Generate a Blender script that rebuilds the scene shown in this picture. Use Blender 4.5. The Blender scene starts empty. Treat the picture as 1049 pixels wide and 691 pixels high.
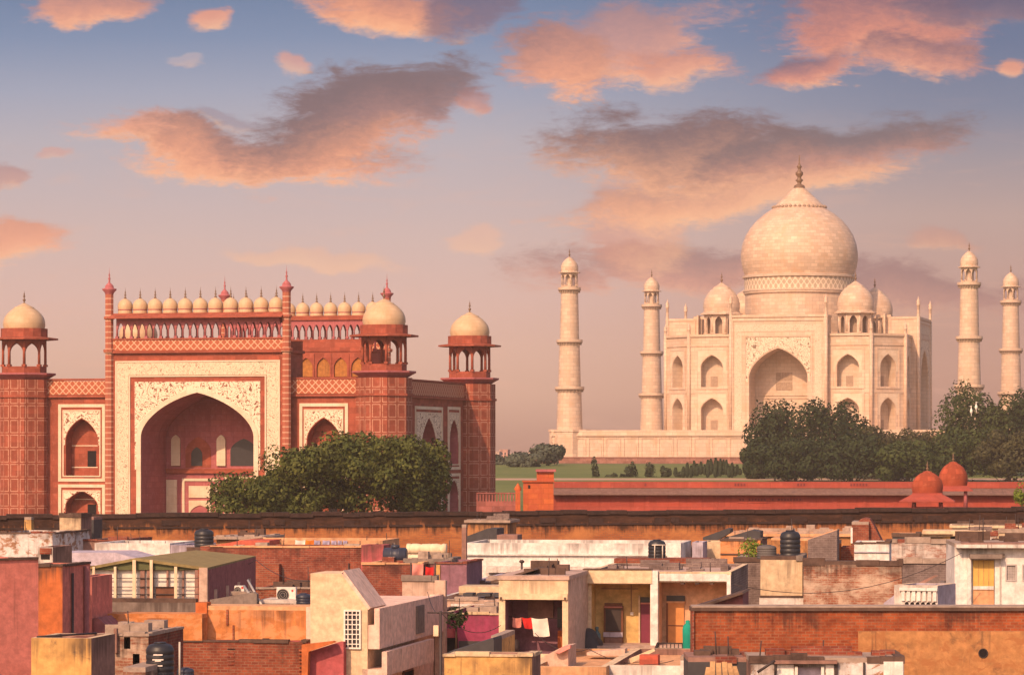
import bpy, math, random
from mathutils import Vector, Matrix
from mathutils.geometry import tessellate_polygon
R = math.radians
sin, cos, pi = math.sin, math.cos, math.pi
rnd = random.Random(7)
col = bpy.context.scene.collection
sc = bpy.context.scene

# ------------------------------------------------------------------ camera
F = 3400.0            # focal length in photo pixels (photo 1049 x 691)
CX, HY, ZC = 524.5, 461.5, 14.0
cam = bpy.data.cameras.new('camera')
cam.sensor_width = 36.0
cam.lens = F / 1049.0 * 36.0
cam.shift_y = (HY - 345.5) / 1049.0
cam.clip_start = 1.0
cam.clip_end = 20000.0
camo = bpy.data.objects.new('camera', cam)
camo.location = (0, 0, ZC)
camo.rotation_euler = (R(90), 0, 0)
col.objects.link(camo)
sc.camera = camo
sc.view_settings.view_transform = 'Standard'
sc.view_settings.look = 'None'
sc.view_settings.exposure = 0.30
sc.view_settings.gamma = 1.0
sc.cycles.max_bounces = 6
sc.cycles.diffuse_bounces = 3
sc.cycles.volume_bounces = 0
sc.cycles.use_denoising = True

# ------------------------------------------------------------------ sun
SUN_EL, SUN_AZ = 36.0, 27.0      # degrees; azimuth measured left of straight behind the camera
sd = Vector((-sin(R(SUN_AZ)) * cos(R(SUN_EL)), -cos(R(SUN_AZ)) * cos(R(SUN_EL)), sin(R(SUN_EL))))
sun = bpy.data.lights.new('sun', 'SUN')
sun.energy = 3.5
sun.angle = R(0.6)
sun.color = (1.0, 0.635, 0.365)
suno = bpy.data.objects.new('sun', sun)
suno.rotation_euler = sd.to_track_quat('Z', 'Y').to_euler()
suno.location = (-100, -100, 200)
col.objects.link(suno)

# ------------------------------------------------------------------ world / sky
world = bpy.data.worlds.new('World')
sc.world = world
world.use_nodes = True


class NT:
    """tiny helper for writing node trees"""
    def __init__(s, tree):
        s.t = tree
    def n(s, typ, **kw):
        nd = s.t.nodes.new(typ)
        for k, v in kw.items():
            if k.startswith('i_'):
                key = k[2:]
                s.set(nd, int(key) if key.isdigit() else key.replace('_', ' '), v)
            else:
                setattr(nd, k, v)
        return nd
    def set(s, nd, key, v):
        sock = nd.inputs[key]
        if isinstance(v, bpy.types.NodeSocket):
            s.t.links.new(v, sock)
        else:
            if sock.type == 'RGBA' and len(v) == 3:
                v = (*v, 1.0)
            sock.default_value = v
    def math(s, op, a, b=0.0, c=0.0, clamp=False):
        nd = s.t.nodes.new('ShaderNodeMath'); nd.operation = op; nd.use_clamp = clamp
        s.set(nd, 0, a); s.set(nd, 1, b); s.set(nd, 2, c)
        return nd.outputs[0]
    def mix(s, f, a, b, mode='MIX'):
        nd = s.t.nodes.new('ShaderNodeMix'); nd.data_type = 'RGBA'; nd.blend_type = mode
        s.set(nd, 0, f); s.set(nd, 6, a); s.set(nd, 7, b)
        return nd.outputs[2]
    def ramp(s, f, stops, interp='LINEAR'):
        nd = s.t.nodes.new('ShaderNodeValToRGB'); nd.color_ramp.interpolation = interp
        e = nd.color_ramp.elements
        while len(e) < len(stops): e.new(0.5)
        for el, (p, c) in zip(e, stops):
            el.position = p; el.color = (*c, 1.0) if len(c) == 3 else c
        s.set(nd, 0, f)
        return nd.outputs[0]
    def step(s, v, a, b):
        nd = s.t.nodes.new('ShaderNodeMapRange'); nd.interpolation_type = 'SMOOTHSTEP'
        s.set(nd, 0, v); s.set(nd, 1, a); s.set(nd, 2, b)
        return nd.outputs[0]
    def noise(s, vec, scale, detail=5, rough=.55, dist=0.0):
        nd = s.n('ShaderNodeTexNoise'); s.set(nd, 'Vector', vec)
        s.set(nd, 'Scale', scale); s.set(nd, 'Detail', detail); s.set(nd, 'Roughness', rough); s.set(nd, 'Distortion', dist)
        return nd.outputs[0]
    def mapping(s, vec, loc=(0, 0, 0), rot=(0, 0, 0), scl=(1, 1, 1), typ='POINT'):
        nd = s.n('ShaderNodeMapping', vector_type=typ); s.set(nd, 'Vector', vec)
        s.set(nd, 'Location', loc); s.set(nd, 'Rotation', rot); s.set(nd, 'Scale', scl)
        return nd.outputs[0]


def lin(r, g, b):
    f = lambda c: (c / 255 / 12.92) if c / 255 <= .04045 else ((c / 255 + .055) / 1.055) ** 2.4
    return (f(r), f(g), f(b))


def build_world():
    w = NT(world.node_tree)
    world.node_tree.nodes.clear()
    sky = w.n('ShaderNodeTexSky', sky_type='NISHITA', sun_disc=False, sun_elevation=R(SUN_EL),
              sun_rotation=R(180 + SUN_AZ), air_density=1.6, dust_density=3.0)
    bg1 = w.n('ShaderNodeBackground', i_Color=w.mix(1.0, sky.outputs[0], (1.0, .80, .80), 'MULTIPLY'), i_Strength=0.15)
    g = w.n('ShaderNodeTexCoord').outputs['Generated']
    sp = w.n('ShaderNodeSeparateXYZ'); w.set(sp, 0, g)
    x, y, z = sp.outputs
    yy = w.math('MAXIMUM', y, 0.05)
    u = w.math('MULTIPLY', w.math('DIVIDE', x, yy), 34.0)
    v = w.math('MULTIPLY', w.math('DIVIDE', z, yy), 34.0)
    cb = w.n('ShaderNodeCombineXYZ'); w.set(cb, 0, u); w.set(cb, 1, v)
    p = cb.outputs[0]
    # clear sky colour by elevation (v = 0 horizon, 4.6 = top of the photograph), greyer towards the east (right)
    vv = w.math('DIVIDE', v, 8.0)
    left = w.ramp(vv, [(0.0, lin(178, 130, 112)), (.07, lin(212, 167, 144)), (.13, lin(219, 177, 158)), (.19, lin(217, 180, 168)),
                       (.27, lin(206, 180, 174)), (.33, lin(194, 177, 178)), (.40, lin(180, 173, 181)), (.46, lin(158, 163, 182)), (.53, lin(124, 142, 172)),
                       (.60, lin(100, 124, 158)), (1.0, lin(84, 108, 156))])
    right = w.ramp(vv, [(0.0, lin(164, 116, 102)), (.09, lin(186, 138, 120)), (.19, lin(190, 150, 138)),
                        (.30, lin(184, 158, 152)), (.38, lin(154, 146, 154)), (.44, lin(124, 132, 154)), (.52, lin(102, 118, 148)), (.62, lin(88, 108, 142)),
                        (1.0, lin(84, 108, 156))])
    c = w.mix(w.step(u, -1.0, 5.0), left, right)
    # wobble the coordinates for ragged cloud edges
    st = w.mapping(p, scl=(.8, 1.5, 1))
    n1 = w.noise(st, 1.1, 7, .62, .6)
    n2 = w.noise(w.mapping(p, loc=(7, 3, 0), scl=(1, 2.0, 1)), 2.6, 6, .6, .4)
    n3 = w.noise(w.mapping(p, loc=(1.7, 9.2, 0), rot=(0, 0, R(-10)), scl=(.55, 2.6, 1)), 1.3, 6, .6, .8)
    n4 = w.noise(w.mapping(p, loc=(2, 5, 0), rot=(0, 0, R(8)), scl=(1.3, 3.6, 1)), 4.2, 7, .65, .5)
    n6 = w.noise(w.mapping(p, loc=(4, 1, 0), rot=(0, 0, R(12)), scl=(.7, 2.6, 1)), 2.0, 10, .68, .8)
    nn = w.math('ADD', w.math('ADD', w.math('MULTIPLY', n1, .40), w.math('MULTIPLY', n6, .36)), w.math('MULTIPLY', n4, .24))
    n7 = w.noise(w.mapping(p, loc=(6, 2, 0), rot=(0, 0, R(10)), scl=(1.2, 2.4, 1)), 6.5, 7, .7, .6)
    wob = w.n('ShaderNodeTexNoise'); w.set(wob, 'Vector', p); w.set(wob, 'Scale', .9); w.set(wob, 'Detail', 4)
    ws = w.n('ShaderNodeVectorMath', operation='SUBTRACT'); w.set(ws, 0, wob.outputs[1]); w.set(ws, 1, (.5, .5, .5))
    wsc = w.n('ShaderNodeVectorMath', operation='SCALE'); w.set(wsc, 0, ws.outputs[0]); w.set(wsc, 'Scale', .75)
    wa = w.n('ShaderNodeVectorMath', operation='ADD'); w.set(wa, 0, p); w.set(wa, 1, wsc.outputs[0])
    pw = wa.outputs[0]
    # thin warm veils everywhere low in the sky
    veil = w.math('MULTIPLY', w.step(n3, .52, .78), w.math('SUBTRACT', 1.0, w.step(v, 1.6, 4.2)))
    c = w.mix(w.math('MULTIPLY', veil, .35), c, lin(230, 176, 150))
    OR, OR2, DK, DK2 = lin(244, 166, 132), lin(226, 148, 120), lin(134, 108, 118), lin(112, 98, 118)
    PK = lin(222, 150, 128)
    # (px, py, half width px, half height px, tilt deg, light colour, dark colour, opacity, dark threshold)
    clouds = [
        (690, 272, 170, 30, 0, PK, lin(150, 112, 112), .75, .0),
        (920, 298, 150, 30, 3, lin(196, 140, 126), lin(146, 110, 112), .75, -.1),
        (650, 222, 70, 60, -30, PK, lin(196, 150, 138), .6, .3),
        (745, 196, 190, 28, -8, lin(244, 172, 134), lin(168, 130, 124), .9, .4),
        (700, 152, 165, 44, 3, lin(240, 172, 136), lin(124, 102, 106), .98, -.1),
        (850, 150, 150, 28, -7, lin(214, 150, 130), lin(122, 104, 108), .9, -.3),
        (190, 150, 130, 22, 12, OR, lin(190, 140, 128), .95, .5),
        (270, 158, 170, 30, 4, OR, lin(138, 110, 112), .98, .25),
        (345, 122, 120, 54, -20, OR, lin(126, 104, 108), .98, -.2),
        (410, 88, 95, 30, -8, lin(180, 134, 128), lin(122, 104, 110), .92, -.4),
        (480, 95, 26, 12, 0, OR2, lin(160, 120, 122), .7, .1),
        (575, 68, 58, 34, 10, OR, lin(150, 112, 112), .95, -.1),
        (640, 40, 120, 46, -20, OR, lin(176, 130, 126), .7, .05),
        (690, 66, 60, 24, 0, OR, lin(190, 130, 120), .85, .3),
        (900, 22, 120, 50, 4, lin(234, 150, 124), lin(128, 100, 116), .97, .1),
        (820, 62, 60, 20, -12, lin(230, 146, 122), lin(120, 100, 118), .9, .1),
        (940, 62, 80, 24, 0, lin(236, 156, 128), lin(120, 98, 114), .85, .1),
        (1036, 66, 20, 12, 0, OR, OR2, .8, .4),
        (1010, 10, 90, 20, 0, lin(150, 120, 128), lin(104, 94, 116), .8, -.2),
        (400, 8, 85, 26, 8, lin(246, 166, 128), lin(166, 118, 118), .97, .35),
        (478, 14, 50, 30, 0, lin(140, 112, 124), lin(110, 100, 122), .8, -.2),
        (85, 2, 75, 16, 0, OR, lin(176, 128, 124), .9, .1),
        (214, 20, 24, 18, 0, OR, OR2, .8, .5),
        (305, 62, 24, 10, 0, OR, OR2, .55, .5),
        (15, 240, 55, 26, 6, OR, lin(216, 148, 124), .9, .2),
        (8, 176, 26, 13, 0, lin(206, 150, 136), lin(176, 134, 132), .7, .1),
        (58, 150, 18, 8, 0, OR2, OR2, .4, .3),
        (320, 268, 90, 14, 4, lin(240, 186, 150), lin(230, 176, 150), .5, .6),
        (486, 248, 40, 10, 0, lin(238, 180, 150), lin(238, 180, 150), .45, .6),
        (972, 243, 40, 12, -4, lin(222, 156, 128), lin(190, 140, 128), .5, .3),
        (230, 122, 30, 9, 0, lin(150, 130, 140), lin(150, 130, 140), .5, .3),
        (185, 62, 20, 8, 0, lin(200, 176, 176), lin(200, 176, 176), .45, .3),
    ]
    for (px, py, a, b, tilt, cl, cd, op, th) in clouds:
        m = w.mapping(pw, loc=((px - CX) / 100, (HY - py) / 100, 0), rot=(0, 0, R(-tilt)), scl=(a / 100, b / 100, 1), typ='TEXTURE')
        ln = w.n('ShaderNodeVectorMath', operation='LENGTH'); w.set(ln, 0, m)
        d = w.math('SUBTRACT', 1.16, ln.outputs['Value'])
        d = w.math('ADD', d, w.math('MULTIPLY', w.math('SUBTRACT', nn, .5), 2.7))
        dr_ = d
        d = w.math('MULTIPLY', w.step(d, 0.02, .6), op)
        s2 = w.n('ShaderNodeSeparateXYZ'); w.set(s2, 0, m)
        q = w.math('ADD', w.math('MULTIPLY', w.math('SUBTRACT', n7, .5), .8), w.math('MULTIPLY', s2.outputs[1], .8), w.math('ADD', w.math('MULTIPLY', w.math('SUBTRACT', w.math('ADD', w.math('MULTIPLY', n2, .5), w.math('MULTIPLY', n6, .5)), .5), 2.2), w.math('MULTIPLY', w.math('SUBTRACT', dr_, .75), .55)))
        cc = w.mix(w.step(q, th - .9, th + .7), cl, cd)
        cc = w.mix(w.math('MULTIPLY', w.math('SUBTRACT', 1.0, w.step(q, th - 1.3, th - .25)), .8), cc, lin(253, 196, 152))
        c = w.mix(d, c, cc)
    bg2 = w.n('ShaderNodeBackground', i_Color=c, i_Strength=.86)
    # below ~12 degrees in the eastern half: the sunset sky above; elsewhere the Nishita sky
    front = w.math('MULTIPLY', w.step(y, .25, .6), w.math('SUBTRACT', 1.0, w.step(z, .2, .42)))
    mx = w.n('ShaderNodeMixShader'); w.set(mx, 0, front); w.set(mx, 1, bg1.outputs[0]); w.set(mx, 2, bg2.outputs[0])
    out = w.n('ShaderNodeOutputWorld'); w.set(out, 0, mx.outputs[0])


build_world()


# ------------------------------------------------------------------ mesh builder
class Fr:
    """a wall frame: origin, horizontal direction U, outward normal N (U x Z = N)"""
    def __init__(s, o, u):
        s.o = Vector(o); s.u = Vector(u).normalized(); s.n = s.u.cross(Vector((0, 0, 1)))
    def p(s, u, z, n=0.0):
        q = s.o + s.u * u + s.n * n
        return Vector((q.x, q.y, q.z + z))


class MB:
    def __init__(s):
        s.v = []; s.f = []; s.uv = []; s.mi = []; s.sm = []
        s.cur = 0
    def face(s, pts, uv=None, smooth=False, m=None):
        b = len(s.v)
        pts = [Vector(p) for p in pts]
        s.v += pts
        s.f.append(list(range(b, b + len(pts))))
        if uv is None:
            n = Vector((0, 0, 0))
            for i in range(len(pts)):
                a, c = pts[i], pts[(i + 1) % len(pts)]
                n += Vector(((a.y - c.y) * (a.z + c.z), (a.z - c.z) * (a.x + c.x), (a.x - c.x) * (a.y + c.y)))
            if n.length < 1e-9: n = Vector((0, 0, 1))
            n.normalize()
            if abs(n.z) > .8:
                uv = [(p.x, p.y) for p in pts]
            else:
                t = Vector((-n.y, n.x, 0)).normalized()
                uv = [(p.x * t.x + p.y * t.y, p.z) for p in pts]
        s.uv.append(uv); s.mi.append(s.cur if m is None else m); s.sm.append(smooth)
    def box(s, x0, x1, y0, y1, z0, z1, m=None):
        P = lambda a, b, c: (a, b, c)
        for q in (((x0, y0, z0), (x1, y0, z0), (x1, y0, z1), (x0, y0, z1)), ((x1, y1, z0), (x0, y1, z0), (x0, y1, z1), (x1, y1, z1)),
                  ((x1, y0, z0), (x1, y1, z0), (x1, y1, z1), (x1, y0, z1)), ((x0, y1, z0), (x0, y0, z0), (x0, y0, z1), (x0, y1, z1)),
                  ((x0, y0, z1), (x1, y0, z1), (x1, y1, z1), (x0, y1, z1)), ((x0, y1, z0), (x1, y1, z0), (x1, y0, z0), (x0, y0, z0))):
            s.face(q, m=m)
    def fbox(s, fr, u0, u1, z0, z1, n0, n1, m=None):
        p = lambda u, z, n: fr.p(u, z, n)
        for q in ((p(u0, z0, n1), p(u1, z0, n1), p(u1, z1, n1), p(u0, z1, n1)), (p(u1, z0, n0), p(u0, z0, n0), p(u0, z1, n0), p(u1, z1, n0)),
                  (p(u1, z0, n1), p(u1, z0, n0), p(u1, z1, n0), p(u1, z1, n1)), (p(u0, z0, n0), p(u0, z0, n1), p(u0, z1, n1), p(u0, z1, n0)),
                  (p(u0, z1, n1), p(u1, z1, n1), p(u1, z1, n0), p(u0, z1, n0)), (p(u0, z0, n0), p(u1, z0, n0), p(u1, z0, n1), p(u0, z0, n1))):
            s.face(q, m=m)
    def ring(s, fr, u0, u1, z0, z1, w, n1=.08, n0=-.02, bottom=True, m=None):
        s.fbox(fr, u0, u0 + w, z0, z1, n0, n1, m); s.fbox(fr, u1 - w, u1, z0, z1, n0, n1, m)
        s.fbox(fr, u0 + w, u1 - w, z1 - w, z1, n0, n1, m)
        if bottom: s.fbox(fr, u0 + w, u1 - w, z0, z0 + w, n0, n1, m)
    def prism(s, pts, z0, z1, top=True, bot=False, m=None):
        n = len(pts)
        for i in range(n):
            a, b = pts[i], pts[(i + 1) % n]
            s.face([(a[0], a[1], z0), (b[0], b[1], z0), (b[0], b[1], z1), (a[0], a[1], z1)], m=m)
        if top: s.face([(p[0], p[1], z1) for p in pts], m=m)
        if bot: s.face([(p[0], p[1], z0) for p in reversed(pts)], m=m)
    def lathe(s, prof, n=24, c=(0, 0), ph=0.0, smooth=True, m=None):
        rm = max(r for r, z in prof)
        arc = [0.0]
        for i in range(1, len(prof)):
            arc.append(arc[-1] + math.hypot(prof[i][0] - prof[i - 1][0], prof[i][1] - prof[i - 1][1]))
        for i in range(len(prof) - 1):
            (r0, z0), (r1, z1) = prof[i], prof[i + 1]
            for k in range(n):
                a, b = ph + 2 * pi * k / n, ph + 2 * pi * (k + 1) / n
                A = (c[0] + r0 * cos(a), c[1] + r0 * sin(a), z0); B = (c[0] + r0 * cos(b), c[1] + r0 * sin(b), z0)
                C = (c[0] + r1 * cos(b), c[1] + r1 * sin(b), z1); D = (c[0] + r1 * cos(a), c[1] + r1 * sin(a), z1)
                ua, ub = a * rm, b * rm
                if r1 < 1e-4: s.face([A, B, C], [(ua, arc[i]), (ub, arc[i]), ((ua + ub) / 2, arc[i + 1])], smooth, m)
                elif r0 < 1e-4: s.face([A, C, D], [((ua + ub) / 2, arc[i]), (ub, arc[i + 1]), (ua, arc[i + 1])], smooth, m)
                else: s.face([A, B, C, D], [(ua, arc[i]), (ub, arc[i]), (ub, arc[i + 1]), (ua, arc[i + 1])], smooth, m)
    def tube(s, a, b, r0, r1=None, n=8, m=None):
        a, b = Vector(a), Vector(b); r1 = r0 if r1 is None else r1
        d = (b - a).normalized(); t = d.orthogonal().normalized(); q = d.cross(t)
        A = [a + (t * cos(2 * pi * k / n) + q * sin(2 * pi * k / n)) * r0 for k in range(n)]
        B = [b + (t * cos(2 * pi * k / n) + q * sin(2 * pi * k / n)) * r1 for k in range(n)]
        for k in range(n):
            s.face([A[k], A[(k + 1) % n], B[(k + 1) % n], B[k]], smooth=True, m=m)
        s.face(list(reversed(A)), m=m); s.face(B, m=m)
    def holes(s, fr, u0, u1, z0, z1, holes, n=0.0, m=None):
        """flat wall rectangle with polygon holes (lists of (u,z))"""
        loops = [[(u0, z0), (u1, z0), (u1, z1), (u0, z1)]] + holes
        flat = [q for l in loops for q in l]
        for t in tessellate_polygon([[Vector((a, b, 0)) for a, b in l] for l in loops]):
            q = [flat[i] for i in t]
            ar = (q[1][0] - q[0][0]) * (q[2][1] - q[0][1]) - (q[2][0] - q[0][0]) * (q[1][1] - q[0][1])
            if abs(ar) < 1e-9: continue
            if ar < 0: q.reverse()
            s.face([fr.p(a, b, n) for a, b in q], [(a, b) for a, b in q], m=m)
    def shape(s, fr, pts, n0, n1, m=None, back=True):
        """extruded outline (u,z) between depths n0 < n1, front face at n1"""
        ar = sum(pts[i][0] * pts[(i + 1) % len(pts)][1] - pts[(i + 1) % len(pts)][0] * pts[i][1] for i in range(len(pts)))
        if ar < 0: pts = list(reversed(pts))
        V = [Vector((a, b, 0)) for a, b in pts]
        for t in tessellate_polygon([V]):
            q = [pts[i] for i in t]
            ar = (q[1][0] - q[0][0]) * (q[2][1] - q[0][1]) - (q[2][0] - q[0][0]) * (q[1][1] - q[0][1])
            if abs(ar) < 1e-9: continue
            if ar < 0: q.reverse()
            s.face([fr.p(a, b, n1) for a, b in q], [(a, b) for a, b in q], m=m)
            if back: s.face([fr.p(a, b, n0) for a, b in reversed(q)], m=m)
        for i in range(len(pts)):
            a, b = pts[i], pts[(i + 1) % len(pts)]
            s.face([fr.p(*a, n1), fr.p(*a, n0), fr.p(*b, n0), fr.p(*b, n1)], m=m)
    def recess(s, fr, pts, depth, n=0.0, m=None, mback=None):
        """the inside of a hole: reveal and back"""
        ar = sum(pts[i][0] * pts[(i + 1) % len(pts)][1] - pts[(i + 1) % len(pts)][0] * pts[i][1] for i in range(len(pts)))
        if ar < 0: pts = list(reversed(pts))
        for i in range(len(pts)):
            a, b = pts[i], pts[(i + 1) % len(pts)]
            s.face([fr.p(*a, n), fr.p(*b, n), fr.p(*b, n - depth), fr.p(*a, n - depth)], m=m)
        for t in tessellate_polygon([[Vector((a, b, 0)) for a, b in pts]]):
            q = [pts[i] for i in t]
            ar = (q[1][0] - q[0][0]) * (q[2][1] - q[0][1]) - (q[2][0] - q[0][0]) * (q[1][1] - q[0][1])
            if abs(ar) < 1e-9: continue
            if ar < 0: q.reverse()
            s.face([fr.p(a, b, n - depth) for a, b in q], m=m if mback is None else mback)
    def build(s, name, mats, parent=None, loc=None, rz=None):
        me = bpy.data.meshes.new(name)
        me.from_pydata([tuple(p) for p in s.v], [], s.f)
        uvl = me.uv_layers.new(name='UVMap')
        flat = [c for f in s.uv for p in f for c in p]
        uvl.data.foreach_set('uv', flat)
        me.polygons.foreach_set('material_index', s.mi)
        me.polygons.foreach_set('use_smooth', s.sm)
        if not isinstance(mats, (list, tuple)): mats = [mats]
        for m in mats: me.materials.append(m)
        if any(s.sm):
            import bmesh
            bm = bmesh.new(); bm.from_mesh(me)
            bmesh.ops.remove_doubles(bm, verts=bm.verts, dist=0.0004)
            bm.to_mesh(me); bm.free()
        me.update()
        o = bpy.data.objects.new(name, me)
        col.objects.link(o)
        if parent: o.parent = parent
        if loc is not None: o.location = loc
        if rz is not None: o.rotation_euler = (0, 0, rz)
        return o


def tag(o, label, cat, group=None):
    o['label'] = label; o['category'] = cat; o['kind'] = 'thing'
    if group: o['group'] = group
    return o
def empty(name, label, cat, loc, rz=0.0, group=None):
    o = bpy.data.objects.new(name, None)
    o.empty_display_size = 1.0
    col.objects.link(o); o.location = loc; o.rotation_euler = (0, 0, rz)
    return tag(o, label, cat, group)
def struct(o, kind='structure'):
    o['kind'] = kind
    return o
def copy_tree(o, parent=None):
    c = o.copy(); col.objects.link(c)
    if parent: c.parent = parent
    for ch in [k for k in bpy.data.objects if k.parent == o]:
        copy_tree(ch, c)
    return c
def P(px, py, d):
    return Vector(((px - CX) / F * d, d, ZC - (py - HY) / F * d))
def ZP(py, d):
    return ZC - (py - HY) / F * d


# ------------------------------------------------------------------ materials
def base_mat(name, rough=.85, spec=.25):
    m = bpy.data.materials.new(name); m.use_nodes = True
    t = NT(m.node_tree)
    b = m.node_tree.nodes['Principled BSDF']
    b.inputs['Roughness'].default_value = rough
    b.inputs['Specular IOR Level'].default_value = spec
    return m, t, b
def bump(t, b, h, strength=.3, dist=.02):
    n = t.n('ShaderNodeBump', i_Strength=strength, i_Distance=dist, i_Height=h)
    t.set(b, 'Normal', n.outputs[0])
def uvs(t):
    return t.n('ShaderNodeUVMap').outputs[0]
def world_seed(t):
    oi = t.n('ShaderNodeObjectInfo')
    v = t.n('ShaderNodeVectorMath', operation='ADD'); t.set(v, 0, uvs(t)); t.set(v, 1, oi.outputs['Location'])
    return v.outputs[0]


def drips(t, k, uv, dirt, amt):
    """black run-off stains that have grown down from the top edge of a wall (v = 0 there)"""
    sp = t.n('ShaderNodeSeparateXYZ'); t.set(sp, 0, uvs(t))
    v = sp.outputs[1]
    n = t.noise(t.mapping(uv, scl=(4.2, .1, 1)), 1.0, 5, .7)
    n2 = t.noise(uv, 1.6, 6, .7)
    h = t.math('ADD', v, t.math('MULTIPLY', t.math('SUBTRACT', t.math('ADD', t.math('MULTIPLY', n, 1.3), t.math('MULTIPLY', n2, .7)), 1.0), 2.3))
    msk = t.math('MULTIPLY', t.step(h, -.75, .1), t.math('LESS_THAN', v, .005))
    bl = t.step(t.noise(t.mapping(uv, scl=(.45, .3, 1)), 1.0, 3, .5), .42, .6)
    return t.mix(t.math('MULTIPLY', t.math('MULTIPLY', msk, bl), amt * .85), k, dirt)


def plaster(name, c, dirt=(.06, .04, .035), amt=.5, patch=None, pamt=.0, rough=.92, streak=.5, scale=.5):
    m, t, b = base_mat(name, rough, .15)
    uv = world_seed(t)
    n1 = t.noise(uv, scale, 9, .72, .3)
    n2 = t.noise(uv, 3.2, 6, .65)
    n5 = t.noise(uv, 1.1, 8, .7, .4)
    k = t.mix(t.step(n2, .3, .72), tuple(x * .74 for x in c), tuple(min(1, x * 1.12) for x in c))
    k = t.mix(t.math('MULTIPLY', t.step(n5, .46, .7), .38), k, tuple(a_ * q for a_, q in zip(c, (.62, .5, .45))))
    if patch:
        n4 = t.noise(t.mapping(uv, loc=(3, 7, 1), scl=(1, 1.4, 1)), 1.5, 8, .7, .5)
        k = t.mix(t.step(n4, .62 - pamt * .3, .72 - pamt * .3), k, patch)
    k = t.mix(t.math('MULTIPLY', t.step(n1, .5, .72), min(1, amt * 1.25)), k, dirt)
    if streak:
        n3 = t.noise(t.mapping(uv, scl=(3.4, .14, 1)), 1.3, 6, .7)
        n6 = t.noise(t.mapping(uv, scl=(1.2, .5, 1)), .8, 4, .6)
        sk = t.math('MULTIPLY', t.step(n3, .52, .72), t.step(n6, .4, .62))
        k = t.mix(t.math('MULTIPLY', sk, min(1, streak * 1.4)), k, dirt)
    k = drips(t, k, uv, dirt, .25 + .75 * min(1, amt + streak))
    t.set(b, 'Base Color', k)
    bump(t, b, n2, .35, .03)
    return m


def brick(name, c1, c2, mortar, w=.27, h=.105, ms=.016, patch=None, pamt=.5, dirt=(.035, .02, .02), damt=.5):
    m, t, b = base_mat(name, .93, .12)
    uv = world_seed(t)
    bt = t.n('ShaderNodeTexBrick', i_Vector=uv, i_Color1=c1, i_Color2=c2, i_Mortar=mortar, i_Scale=1.0)
    bt.inputs['Brick Width'].default_value = w; bt.inputs['Row Height'].default_value = h
    bt.inputs['Mortar Size'].default_value = ms; bt.inputs['Mortar Smooth'].default_value = .2
    n0 = t.noise(uv, 1.3, 9, .75)
    k = t.mix(t.step(n0, .38, .66), bt.outputs[0], t.mix(.75, bt.outputs[0], tuple(x * .7 for x in c2)))
    n7 = t.noise(t.mapping(uv, scl=(1.2, 5.0, 1)), 1.6, 6, .7)
    k = t.mix(t.math('MULTIPLY', t.step(n7, .52, .7), .45), k, mortar)
    n1 = t.noise(t.mapping(uv, scl=(1, 1.6, 1)), .55, 7, .68, .3)
    k = t.mix(t.math('MULTIPLY', t.step(n1, .5, .74), damt), k, dirt)
    if patch:
        n4 = t.noise(t.mapping(uv, loc=(3, 7, 1), scl=(.7, 1.7, 1)), 1.1, 10, .78, .3)
        k = t.mix(t.step(n4, .56 - pamt * .25, .74 - pamt * .25), k, t.mix(t.step(n0, .4, .65), patch, tuple(x * .6 for x in patch)))
    k = drips(t, k, uv, dirt, .8)
    t.set(b, 'Base Color', k)
    bump(t, b, bt.outputs[1], -.5, .02)
    return m


def flat(name, c, rough=.7, spec=.3, metal=0.0, var=.15):
    m, t, b = base_mat(name, rough, spec)
    tc = t.n('ShaderNodeTexCoord').outputs['Object']
    n = t.noise(tc, 2.5, 5, .6)
    t.set(b, 'Base Color', t.mix(t.step(n, .3, .75), tuple(x * (1 - var) for x in c), tuple(min(1, x * (1 + var)) for x in c)))
    b.inputs['Metallic'].default_value = metal
    return m


def marble(name, c=(.74, .66, .57), bw=1.3, bh=.62, var=.11, line=.75):
    m, t, b = base_mat(name, .5, .3)
    uv = uvs(t)
    bt = t.n('ShaderNodeTexBrick', i_Vector=uv, i_Color1=c, i_Color2=tuple(x * (1 - var * 1.7) for x in c), i_Mortar=tuple(x * line for x in c), i_Scale=1.0)
    bt.inputs['Brick Width'].default_value = bw; bt.inputs['Row Height'].default_value = bh; bt.inputs['Mortar Size'].default_value = .04
    n = t.noise(uv, .3, 9, .75)
    k = t.mix(t.step(n, .42, .72), bt.outputs[0], tuple(a * q for a, q in zip(c, (.80, .70, .60))))
    n8 = t.noise(uv, .9, 4, .7)
    k = t.mix(t.math('MULTIPLY', t.step(n8, .56, .68), .4), k, tuple(a * q for a, q in zip(c, (.72, .62, .52))))
    n2 = t.noise(t.mapping(uv, scl=(1.5, .12, 1)), .9, 5, .6)
    k = t.mix(t.math('MULTIPLY', t.step(n2, .52, .75), .3), k, tuple(a * q for a, q in zip(c, (.66, .56, .48))))
    t.set(b, 'Base Color', k)
    return m


def inlay(name, ground, vine, scale=1.6, th=.055, dens=.5):
    """flowing scroll inlay: iso-lines of a distorted noise plus blossoms"""
    m, t, b = base_mat(name, .6, .3)
    uv = uvs(t)
    n = t.noise(uv, scale, 1.5, .5, 1.2)
    fr = t.math('ABSOLUTE', t.math('SUBTRACT', t.math('FRACT', t.math('MULTIPLY', n, 5.0)), .5))
    ln = t.math('LESS_THAN', fr, th * 2.2)
    vo = t.n('ShaderNodeTexVoronoi', i_Vector=uv, i_Scale=scale * 1.5)
    dots = t.math('LESS_THAN', vo.outputs['Distance'], .26 * dens * 1.4)
    k = t.math('MAXIMUM', ln, dots)
    t.set(b, 'Base Color', t.mix(k, ground, vine))
    return m


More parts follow.
